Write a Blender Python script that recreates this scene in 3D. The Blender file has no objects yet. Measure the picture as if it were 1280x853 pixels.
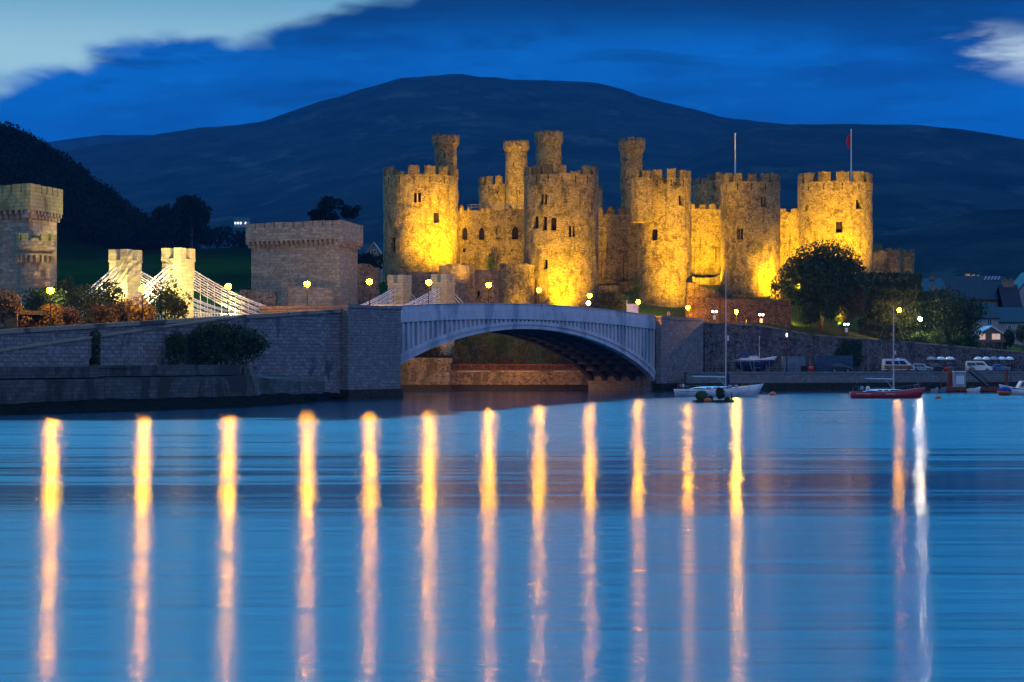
import bpy, bmesh, math, random
import numpy as np
from mathutils import Vector, Matrix, noise as mnoise
R = math.radians
S = bpy.context.scene
COL = S.collection
rnd = random.Random(7)
HAZE = 0.000062

# ------------------------------------------------------------------ camera
FP = 2400.0      # focal length in pixels of a 1280 wide picture
CH = 5.0         # camera height above the water
HY = 452.0       # row of the horizon
cam = bpy.data.cameras.new('camera')
cam.lens = 36.0 * FP / 1280.0
cam.sensor_width = 36.0
cam.shift_y = (HY - 426.5) / 1280.0
cam.clip_end = 20000
cam.clip_start = 1.0
camo = bpy.data.objects.new('camera', cam)
camo.location = (0, 0, CH)
camo.rotation_euler = (R(90), 0, 0)
COL.objects.link(camo)
S.camera = camo

# ------------------------------------------------------------------ world
W = bpy.data.worlds.new('World'); S.world = W; W.use_nodes = True
nt = W.node_tree; nt.nodes.clear()
def N(t, **kw):
    n = nt.nodes.new(t)
    for k, v in kw.items(): setattr(n, k, v)
    return n
def L(a, b): nt.links.new(a, b)
def M(op, a, b=None, c=None, clamp=False):
    n = nt.nodes.new('ShaderNodeMath'); n.operation = op; n.use_clamp = clamp
    for i, v in enumerate((a, b, c)):
        if v is None: continue
        if isinstance(v, (int, float)): n.inputs[i].default_value = v
        else: nt.links.new(v, n.inputs[i])
    return n.outputs[0]
def MR(v, a, b, c=0.0, d=1.0, smooth=True):
    n = nt.nodes.new('ShaderNodeMapRange'); n.interpolation_type = 'SMOOTHSTEP' if smooth else 'LINEAR'
    nt.links.new(v, n.inputs[0])
    for i, x in zip((1, 2, 3, 4), (a, b, c, d)): n.inputs[i].default_value = x
    return n.outputs[0]
def MIX(f, a, b):
    n = nt.nodes.new('ShaderNodeMix'); n.data_type = 'RGBA'
    for i, v in ((0, f), (6, a), (7, b)):
        if isinstance(v, (int, float)): n.inputs[i].default_value = v
        elif isinstance(v, tuple): n.inputs[i].default_value = (*v, 1)
        else: nt.links.new(v, n.inputs[i])
    return n.outputs[2]
def NOISE(vec, scale, detail=4, rough=.5, dist=0.0):
    n = nt.nodes.new('ShaderNodeTexNoise'); nt.links.new(vec, n.inputs['Vector'])
    n.inputs['Scale'].default_value = scale; n.inputs['Detail'].default_value = detail
    n.inputs['Roughness'].default_value = rough; n.inputs['Distortion'].default_value = dist
    return n.outputs[0]
def VSCALE(vec, s):
    n = nt.nodes.new('ShaderNodeMapping'); nt.links.new(vec, n.inputs[0]); n.inputs['Scale'].default_value = s
    return n.outputs[0]
tc = N('ShaderNodeTexCoord')
sx = N('ShaderNodeSeparateXYZ'); L(tc.outputs['Generated'], sx.inputs[0])
vx, vy, vz = sx.outputs
hor = M('SQRT', M('ADD', M('MULTIPLY', vx, vx), M('MULTIPLY', vy, vy)))
el = M('MULTIPLY', M('ARCTAN2', vz, hor), 180 / math.pi)          # elevation, degrees
az = M('MULTIPLY', M('ARCTAN2', vx, vy), 180 / math.pi)           # azimuth from +Y, degrees
cmb = N('ShaderNodeCombineXYZ'); L(az, cmb.inputs[0]); L(el, cmb.inputs[1])
P2 = cmb.outputs[0]
n1 = NOISE(VSCALE(P2, (.16, .40, 1)), 1.0, 3, .5, .3)
n2 = NOISE(VSCALE(P2, (.45, 1.0, 1)), 1.0, 3, .5, .4)
n3 = NOISE(VSCALE(P2, (.07, .3, 1)), 1.0, 3, .5, .5)
# cloud bank: its upper edge climbs from about 8 degrees (left) to 11 degrees, broken up by noise
edge = M('ADD', M('ADD', M('MULTIPLY', M('MAXIMUM', M('ADD', az, 3.0), 0.0), .55), M('ADD', M('MULTIPLY', az, .215), 11.0)), M('ADD', M('MULTIPLY', M('SUBTRACT', n1, .5), 3.4), M('MULTIPLY', M('SUBTRACT', n2, .5), 1.5)))
above = MR(M('SUBTRACT', el, edge), -.15, .75)
far_up = MR(M('ADD', el, M('MULTIPLY', M('SUBTRACT', n1, .5), 6)), 13, 19)
clear = M('MAXIMUM', above, far_up)
# bright hole in the cloud on the right
dx = M('SUBTRACT', az, 15.2); dy = M('MULTIPLY', M('SUBTRACT', el, 8.75), 1.25)
wv = M('MULTIPLY', M('SUBTRACT', NOISE(VSCALE(P2, (.35, 1.9, 1)), 1.0, 4, .6, .4), .5), 2.6)
rr = M('SQRT', M('ADD', M('POWER', M('ADD', M('MULTIPLY', dx, .55), wv), 2), M('POWER', M('ADD', M('MULTIPLY', dy, 1.0), M('MULTIPLY', dx, .25)), 2)))
hole = MR(rr, 1.3, .0)
n4 = NOISE(VSCALE(P2, (.22, 1.3, 1)), 1.0, 5, .6, .6)
cloudcol = MIX(MR(n3, .34, .60), (.0002, .066, .30), (.0006, .130, .53))
cloudcol = MIX(MR(n4, .48, .70, 0, .55), cloudcol, (.0004, .040, .17))
cloudcol = MIX(MR(NOISE(VSCALE(P2, (.3, 1.6, 1)), 1.7, 4, .6, .5), .55, .72, 0, .35), cloudcol, (.004, .19, .58))
cloudcol = MIX(MR(el, 8.9, 10.7, 0, .9), cloudcol, (.0006, .034, .135))
cloudcol = MIX(MR(el, 8.2, 6.0, 0, .7), cloudcol, (.0001, .108, .47))
clearcol = MIX(MR(el, 8.6, 11.4), (.36, .62, .72), (.13, .38, .56))
clearcol = MIX(MR(el, 13, 40), clearcol, (.17, .31, .72))
# sky glow: the high sky ahead is brighter than the sky behind the camera
front = M('MULTIPLY', MR(M('ABSOLUTE', az), 75, 20), M('MULTIPLY', MR(el, 12, 22), MR(el, 80, 50)))
clearcol = MIX(front, clearcol, MIX(MR(el, 14, 34), (.28, 2.05, 3.8), (.07, 1.62, 3.9)))
c = MIX(clear, cloudcol, clearcol)
c = MIX(hole, c, (.56, .72, .80))
sky = N('ShaderNodeTexSky', sky_type='NISHITA'); sky.sun_disc = False
sky.sun_elevation = R(-2.0); sky.sun_rotation = R(215)
add = nt.nodes.new('ShaderNodeMix'); add.data_type = 'RGBA'; add.blend_type = 'ADD'; add.inputs[0].default_value = .012
L(c, add.inputs[6]); L(sky.outputs[0], add.inputs[7])
bg = N('ShaderNodeBackground'); L(add.outputs[2], bg.inputs[0]); bg.inputs[1].default_value = 1.0
L(bg.outputs[0], N('ShaderNodeOutputWorld').inputs[0])

sun = bpy.data.lights.new('fill_sun', 'SUN'); sun.energy = .15; sun.angle = R(50); sun.color = (1.0, .72, .85)  # added soft fill from behind right, brightens the bridge face and walls
suno = bpy.data.objects.new('fill_sun', sun); suno.rotation_euler = (R(60), 0, R(38)); COL.objects.link(suno)

S.view_settings.view_transform = 'Standard'; S.view_settings.look = 'None'
S.view_settings.exposure = 0; S.view_settings.gamma = 1; S.view_settings.use_curve_mapping = False
S.cycles.max_bounces = 5; S.cycles.diffuse_bounces = 2; S.cycles.glossy_bounces = 3
S.cycles.volume_bounces = 0; S.cycles.transparent_max_bounces = 6
S.cycles.sample_clamp_indirect = 6; S.cycles.caustics_reflective = False; S.cycles.caustics_refractive = False

# ------------------------------------------------------------------ materials
MATS = {}
def newmat(name):
    global nt
    m = bpy.data.materials.new(name); m.use_nodes = True; nt = m.node_tree; nt.nodes.clear()
    o = nt.nodes.new('ShaderNodeOutputMaterial'); b = nt.nodes.new('ShaderNodeBsdfPrincipled')
    nt.links.new(b.outputs[0], o.inputs[0]); MATS[name] = m
    return m, b, o
def setc(sock, v):
    if isinstance(v, tuple): sock.default_value = (*v, 1)
    elif isinstance(v, (int, float)): sock.default_value = v
    else: nt.links.new(v, sock)
def bump(b, h, strength, dist):
    n = nt.nodes.new('ShaderNodeBump'); n.inputs['Strength'].default_value = strength
    n.inputs['Distance'].default_value = dist; nt.links.new(h, n.inputs['Height']); nt.links.new(n.outputs[0], b.inputs['Normal'])
def OBJ(): return nt.nodes.new('ShaderNodeTexCoord').outputs['Object']
def noisy(name, c1, c2, scale=2.0, rough=.8, bmp=.3, dist=.05, sv=(1, 1, 1), lo=.35, hi=.65, metal=0.0, c3=None, s3=.2, spec=.15):
    m, b, o = newmat(name)
    v = VSCALE(OBJ(), sv)
    n = NOISE(v, scale, 6, .65)
    col = MIX(MR(n, lo, hi), c1, c2)
    if c3: col = MIX(MR(NOISE(v, s3, 4, .6, .5), .5, .62), col, c3)
    setc(b.inputs['Base Color'], col); b.inputs['Roughness'].default_value = rough
    b.inputs['Metallic'].default_value = metal; b.inputs['Specular IOR Level'].default_value = spec
    if bmp: bump(b, n, bmp, dist)
    return m
def emis(name, col, strength):
    m, b, o = newmat(name)
    setc(b.inputs['Base Color'], (.8, .8, .8)); setc(b.inputs['Emission Color'], col); b.inputs['Emission Strength'].default_value = strength
    return m
def rubble(name, base, light, dark, moss, scale=2.6, mossy=.55, bmp=.8):
    """rubble masonry: small uneven stones in rough courses, patches of missing stone, streaks of growth"""
    m, b, o = newmat(name)
    v = OBJ()
    wob = nt.nodes.new('ShaderNodeVectorMath'); wob.operation = 'ADD'
    nz = nt.nodes.new('ShaderNodeTexNoise'); nt.links.new(v, nz.inputs['Vector']); nz.inputs['Scale'].default_value = .8
    sc = nt.nodes.new('ShaderNodeVectorMath'); sc.operation = 'SCALE'; nt.links.new(nz.outputs['Color'], sc.inputs[0]); sc.inputs['Scale'].default_value = .3
    nt.links.new(v, wob.inputs[0]); nt.links.new(sc.outputs[0], wob.inputs[1])
    vs = VSCALE(wob.outputs[0], (1, 1, 1.9))
    vo = nt.nodes.new('ShaderNodeTexVoronoi'); nt.links.new(vs, vo.inputs['Vector']); vo.inputs['Scale'].default_value = scale
    ve = nt.nodes.new('ShaderNodeTexVoronoi'); ve.feature = 'DISTANCE_TO_EDGE'; nt.links.new(vs, ve.inputs['Vector']); ve.inputs['Scale'].default_value = scale
    sep = nt.nodes.new('ShaderNodeSeparateColor'); nt.links.new(vo.outputs['Color'], sep.inputs[0])
    stone = MIX(sep.outputs[0], base, light)
    stone = MIX(M('MULTIPLY', MR(sep.outputs[1], .80, .96), .9), stone, dark)
    n = NOISE(v, 1.1, 6, .7)
    stone = MIX(MR(n, .45, .62), stone, tuple(x * .45 for x in base))
    pale_ = NOISE(v, .55, 5, .6); stone = MIX(M('MULTIPLY', MR(pale_, .5, .66), .55), stone, light)
    stone = MIX(MR(ve.outputs[0], .06, .0, 0, .6), stone, dark)
    big = NOISE(VSCALE(v, (.35, .35, .14)), 1.0, 5, .65, .4)
    stone = MIX(M('MULTIPLY', MR(big, mossy, mossy + .14), .75), stone, moss)
    crs = NOISE(VSCALE(v, (.9, .9, 5.5)), 1.2, 3, .6); stone = MIX(MR(crs, .50, .64, 0, .45), stone, dark)
    stk = NOISE(VSCALE(v, (1.3, 1.3, .07)), 1.0, 4, .6, .2); stone = MIX(MR(stk, .56, .70, 0, .6), stone, tuple(x * 1.2 for x in dark))
    pits = NOISE(VSCALE(v, (1, 1, 1.6)), 2.6, 6, .75)
    stone = MIX(MR(pits, .66, .74, 0, .8), stone, dark)
    setc(b.inputs['Base Color'], stone); b.inputs['Roughness'].default_value = .93; b.inputs['Specular IOR Level'].default_value = .15
    h = M('ADD', M('MULTIPLY', MR(ve.outputs[0], 0, .15), .5), M('ADD', M('MULTIPLY', sep.outputs[2], .5), M('MULTIPLY', n, .8)))
    bump(b, h, bmp, .14)
    return m
def ashlar(name, c1, c2, mortar, bw=.9, bh=.42, stain=(.1, .08, .07), sfrac=.58, bmp=.5, pale=None):
    """squared coursed stone in the wall's own x/z plane"""
    m, b, o = newmat(name)
    v = OBJ()
    s = nt.nodes.new('ShaderNodeSeparateXYZ'); nt.links.new(v, s.inputs[0])
    cm = nt.nodes.new('ShaderNodeCombineXYZ'); nt.links.new(M('ADD', s.outputs[0], s.outputs[1]), cm.inputs[0]); nt.links.new(s.outputs[2], cm.inputs[1])
    br = nt.nodes.new('ShaderNodeTexBrick'); nt.links.new(cm.outputs[0], br.inputs['Vector'])
    br.inputs['Scale'].default_value = 1; br.inputs['Brick Width'].default_value = bw; br.inputs['Row Height'].default_value = bh
    br.inputs['Mortar Size'].default_value = .035; br.inputs['Mortar Smooth'].default_value = .3; br.inputs['Bias'].default_value = -.1
    setc(br.inputs['Color1'], c1); setc(br.inputs['Color2'], c2); setc(br.inputs['Mortar'], mortar)
    n = NOISE(v, 1.6, 6, .7)
    col = MIX(MR(n, .42, .7, 0, .6), br.outputs[0], tuple(x * .5 for x in c1))
    blk = nt.nodes.new('ShaderNodeTexVoronoi'); nt.links.new(VSCALE(v, (1, 1, 2.2)), blk.inputs['Vector']); blk.inputs['Scale'].default_value = 1.7
    sc = nt.nodes.new('ShaderNodeSeparateColor'); nt.links.new(blk.outputs['Color'], sc.inputs[0])
    if pale: col = MIX(M('MULTIPLY', MR(sc.outputs[0], .82, .93), .45), col, pale)
    big = NOISE(VSCALE(v, (.5, .5, .22)), .55, 5, .65, .6)
    col = MIX(M('MULTIPLY', MR(big, sfrac, sfrac + .1), .85), col, stain)
    setc(b.inputs['Base Color'], col); b.inputs['Roughness'].default_value = .9; b.inputs['Specular IOR Level'].default_value = .2
    bump(b, M('ADD', M('MULTIPLY', br.outputs[1], -.6), n), bmp, .06)
    return m

rubble('castle_stone', (.23, .172, .09), (.54, .425, .20), (.05, .038, .02), (.09, .085, .03), 5.2, .54)
rubble('rough_wall_stone', (.26, .20, .15), (.36, .29, .22), (.05, .035, .03), (.07, .06, .04), 2.2, .5)
rubble('red_rubble', (.17, .10, .055), (.32, .20, .11), (.04, .025, .015), (.09, .06, .03), 2.4, .55)
rubble('promenade_stone', (.15, .13, .13), (.24, .21, .21), (.03, .03, .035), (.05, .05, .055), 1.7, .52)
rubble('mossy_stone', (.20, .152, .085), (.36, .285, .15), (.05, .04, .02), (.06, .06, .025), 4.0, .48)
ashlar('mossy_ashlar', (.34, .32, .14), (.42, .39, .2), (.2, .18, .1), 1.3, .5, (.14, .15, .05), .5, .4)
ashlar('causeway_ashlar', (.20, .18, .19), (.30, .27, .27), (.07, .065, .07), .9, .45, (.07, .06, .07), .55, .5, (.34, .33, .36))
ashlar('pier_ashlar', (.22, .19, .19), (.27, .24, .23), (.11, .10, .10), 1.1, .4, (.10, .085, .085), .58, .4, (.36, .33, .34))
ashlar('gate_ashlar', (.26, .22, .16), (.38, .32, .25), (.20, .17, .14), 1.3, .55, (.15, .11, .08), .60, .4, (.50, .45, .38))
ashlar('pylon_ashlar', (.44, .40, .26), (.54, .50, .34), (.30, .28, .20), 1.2, .5, (.20, .22, .09), .62, .4)
ashlar('quay_masonry', (.09, .088, .085), (.15, .145, .14), (.06, .06, .06), 1.3, .4, (.04, .04, .035), .50, .5)
ashlar('harbour_blocks', (.20, .20, .20), (.27, .27, .26), (.09, .09, .095), .95, .36, (.09, .09, .085), .6, .5)
noisy('weathered_coping', (.26, .20, .15), (.36, .28, .2), 3, .8, .3, c3=(.09, .08, .07))
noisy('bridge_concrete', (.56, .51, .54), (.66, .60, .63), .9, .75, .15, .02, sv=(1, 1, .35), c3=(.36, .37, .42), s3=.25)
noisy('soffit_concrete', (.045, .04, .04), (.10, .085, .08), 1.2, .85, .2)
noisy('asphalt', (.045, .045, .05), (.065, .062, .065), 6, .7, .15, .01)
noisy('yard_gravel', (.10, .095, .09), (.15, .14, .13), 3, .95, .3, .03)
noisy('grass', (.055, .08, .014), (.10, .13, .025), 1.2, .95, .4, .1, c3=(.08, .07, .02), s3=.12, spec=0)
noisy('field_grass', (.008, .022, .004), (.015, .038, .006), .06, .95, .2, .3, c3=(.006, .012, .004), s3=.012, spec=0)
noisy('mud', (.006, .0055, .005), (.016, .014, .012), 1.0, .85, .8, .25, c3=(.010, .011, .006), s3=.3, spec=.0)
noisy('weed_line', (.012, .013, .009), (.035, .032, .02), 3, .6, .8, .15)
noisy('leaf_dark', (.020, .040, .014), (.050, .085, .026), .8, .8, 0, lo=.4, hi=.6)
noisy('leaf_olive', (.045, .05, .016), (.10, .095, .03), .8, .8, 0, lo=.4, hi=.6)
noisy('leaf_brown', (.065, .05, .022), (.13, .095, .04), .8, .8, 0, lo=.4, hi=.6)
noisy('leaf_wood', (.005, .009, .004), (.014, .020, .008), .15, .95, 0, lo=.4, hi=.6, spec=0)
noisy('leaf_lamplit', (.09, .07, .025), (.17, .13, .045), .8, .8, 0, lo=.4, hi=.6)  # raised leaf colour, lamp glow painted in for the orange bushes
noisy('leaf_green', (.035, .08, .02), (.07, .13, .035), .8, .8, 0)
noisy('bark', (.05, .038, .028), (.10, .075, .055), 4, .9, .4)
noisy('black_iron', (.012, .012, .014), (.03, .03, .034), 5, .5, .1, .01, metal=.4)
noisy('grey_steel', (.18, .19, .2), (.26, .27, .28), 4, .45, .1, .01, metal=.7)
noisy('chain_paint', (.66, .64, .66), (.78, .76, .76), 3, .5, .1, .01)
noisy('alloy_spar', (.40, .38, .42), (.52, .50, .54), 2, .4, 0, metal=.3)
noisy('white_gelcoat', (.62, .64, .68), (.74, .75, .78), .8, .3, 0, spec=.5, c3=(.5, .52, .56), s3=.5)
noisy('red_gelcoat', (.32, .012, .022), (.42, .02, .03), .8, .35, 0, spec=.5)
noisy('blue_cover', (.012, .06, .30), (.02, .09, .42), 1.5, .7, .3, .03)
noisy('navy_paint', (.012, .02, .06), (.02, .035, .10), 1.5, .4, 0)
noisy('teal_stripe', (.02, .10, .22), (.03, .14, .3), 1, .4, 0)
noisy('canvas_grey', (.22, .26, .33), (.32, .36, .42), 2, .8, .3, .03)
noisy('rubber', (.012, .012, .013), (.022, .022, .024), 5, .8, .2, .01)
noisy('orange_plastic', (.55, .10, .03), (.68, .16, .05), 2, .5, 0)
noisy('fresh_red', (.45, .02, .02), (.6, .03, .03), 2, .5, 0)
noisy('container_blue', (.09, .16, .24), (.14, .22, .31), 1.0, .6, .1, .02, c3=(.06, .1, .16))
noisy('container_navy', (.03, .07, .14), (.045, .10, .19), 1.0, .6, .1, .02, c3=(.05, .06, .08))
noisy('slate_roof', (.018, .02, .03), (.035, .037, .05), 3, .55, .3, .03, sv=(1, 1, 3))
noisy('render_wall', (.34, .30, .30), (.42, .38, .37), 1.5, .85, .1, .01)
noisy('house_brick', (.28, .15, .11), (.36, .21, .15), 3, .9, .2, .02)
noisy('timber', (.20, .11, .055), (.30, .17, .09), 4, .7, .2, .02, sv=(.3, .3, 2))
noisy('white_paint', (.68, .68, .70), (.78, .78, .8), 2, .5, 0)
noisy('dark_void', (.008, .006, .005), (.016, .012, .01), 2, .95, 0)
noisy('glass_dark', (.02, .03, .045), (.03, .045, .07), .6, .08, 0, spec=.8)
noisy('car_black', (.012, .013, .016), (.016, .018, .022), 1, .25, 0, spec=.7)
noisy('car_white', (.62, .62, .66), (.70, .70, .74), 1, .3, 0, spec=.6)
noisy('car_blue', (.05, .12, .30), (.07, .15, .36), 1, .28, 0, spec=.7)
noisy('car_silver', (.28, .33, .42), (.34, .39, .48), 1, .3, 0, metal=.5)
noisy('skin', (.50, .30, .22), (.58, .36, .27), 3, .6, 0)
noisy('cloth_pink', (.45, .28, .26), (.55, .34, .3), 3, .9, .1, .01)
noisy('cloth_blue', (.05, .06, .14), (.08, .09, .2), 3, .9, .1, .01)
noisy('flag_red', (.55, .01, .02), (.7, .02, .03), 1, .8, 0)
noisy('rust', (.16, .05, .03), (.24, .08, .05), 3, .9, .4)
emis('sodium_glass', (1.0, .39, .0003), 640)
emis('sodium_glass_mid', (1.0, .36, .0006), 400)
emis('sodium_glass_dim', (1.0, .40, .001), 60)
emis('white_glass', (1.0, .86, .62), 420)
emis('white_globe', (1.0, .80, .72), 14)
emis('flood_glass', (1.0, .70, .20), 3)
emis('lit_room', (1.0, .55, .22), .5)
emis('far_window', (.8, .9, 1.0), 2.2)
emis('tail_light', (1.0, .03, .02), 3)
emis('head_light', (1.0, .8, .55), 2.5)

# mountain: heather and grass on a hillside, field walls and gullies
m, b, o = newmat('mountain_heath')
v = OBJ()
n = NOISE(VSCALE(v, (.008, .008, .02)), 1, 10, .75, .2)
col = MIX(MR(n, .34, .68), (.007, .011, .010), (.024, .033, .027))
n2_ = NOISE(VSCALE(v, (.009, .005, .02)), 1, 8, .7, .3)
col = MIX(MR(n2_, .54, .66, 0, .55), col, (.060, .070, .050))
fv = nt.nodes.new('ShaderNodeTexVoronoi'); fv.feature = 'DISTANCE_TO_EDGE'; nt.links.new(VSCALE(v, (.008, .004, 0)), fv.inputs['Vector']); fv.inputs['Scale'].default_value = 1
s = nt.nodes.new('ShaderNodeSeparateXYZ'); nt.links.new(v, s.inputs[0])
col = MIX(M('MULTIPLY', MR(fv.outputs[0], .05, .0), MR(s.outputs[2], 230, 90, 0, .8)), col, (.010, .013, .010))
setc(b.inputs['Base Color'], col); b.inputs['Roughness'].default_value = 1; b.inputs['Specular IOR Level'].default_value = 0
bump(b, n, .7, 8)

# river: long swell lines parallel to the shore, patches of wind ripple and of calm
m, b, o = newmat('river_water')
v = OBJ(); s = nt.nodes.new('ShaderNodeSeparateXYZ'); nt.links.new(v, s.inputs[0])
X_, Y_ = s.outputs[0], s.outputs[1]
na = NOISE(VSCALE(v, (.012, .10, 1)), 1, 5, .6, .6)
nb = NOISE(VSCALE(v, (.035, .55, 1)), 1, 5, .65, .3)
nc = NOISE(VSCALE(v, (.010, .035, 1)), 1, 3, .5, .8)
Yw = M('ADD', Y_, M('ADD', M('MULTIPLY', M('SUBTRACT', nc, .5), 26), M('MULTIPLY', M('SUBTRACT', na, .5), 22)))
# calm lee below the shore; it reaches further out on the left
ratio = M('DIVIDE', X_, Y_)
lee = MR(M('SUBTRACT', M('ADD', Y_, M('ADD', M('MULTIPLY', M('SUBTRACT', nc, .5), 14), M('MULTIPLY', M('SUBTRACT', NOISE(VSCALE(v, (.035, .16, 1)), 1, 5, .65, .4), .5), 46))), M('ADD', 158, M('MULTIPLY', MR(ratio, -.10, .17), 135))), 0, 9)
mid = M('MULTIPLY', MR(M('ADD', Y_, M('MULTIPLY', M('SUBTRACT', na, .5), 16)), 60, 68), MR(Yw, 124, 76))
stk = MR(NOISE(VSCALE(v, (.022, .42, 1)), 1, 4, .6, .4), .57, .66)
bands = MR(M('ADD', M('MULTIPLY', na, .35), M('MULTIPLY', nb, .65)), .43, .55)
fg = M('MULTIPLY', M('SUBTRACT', NOISE(VSCALE(v, (.05, 1.1, 1)), 1, 5, .7, .3), .5), .30)
rough = M('ADD', M('ADD', .185, fg), M('MULTIPLY', M('MULTIPLY', mid, bands), -.10))
rough = M('ADD', rough, M('MULTIPLY', mid, -.02))
rough = M('ADD', rough, M('MULTIPLY', M('MULTIPLY', MR(Y_, 66, 90), M('SUBTRACT', 1.0, bands)), .03))
rough = M('ADD', rough, M('MULTIPLY', M('MULTIPLY', stk, MR(Y_, 58, 70)), -.10))
rough = M('MAXIMUM', rough, .055)
mixr = nt.nodes.new('ShaderNodeMix'); nt.links.new(lee, mixr.inputs[0]); nt.links.new(rough, mixr.inputs[2]); mixr.inputs[3].default_value = .05
nt.links.new(mixr.outputs[0], b.inputs['Roughness'])
setc(b.inputs['Base Color'], (.002, .080, .145)); b.inputs['IOR'].default_value = 1.36; b.inputs['Specular IOR Level'].default_value = .62
b.inputs['Anisotropic'].default_value = .85
tg = nt.nodes.new('ShaderNodeCombineXYZ'); tg.inputs[0].default_value = 1.0; tg.inputs[1].default_value = 0; nt.links.new(tg.outputs[0], b.inputs['Tangent'])
b.inputs['Anisotropic Rotation'].default_value = .25
bp = NOISE(VSCALE(v, (.06, 1.3, 1)), 1, 6, .75, .2)
bp2 = NOISE(VSCALE(v, (.12, 4.2, 1)), 1, 3, .6, .1)
bump(b, M('ADD', bp, M('MULTIPLY', bp2, .22)), .42, .06)

# ------------------------------------------------------------------ mesh helpers
def PX(px, D): return (px - 640.0) / FP * D
def PZ(py, D): return CH + (HY - py) / FP * D
def P(px, py, D): return (PX(px, D), D, PZ(py, D))

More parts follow.
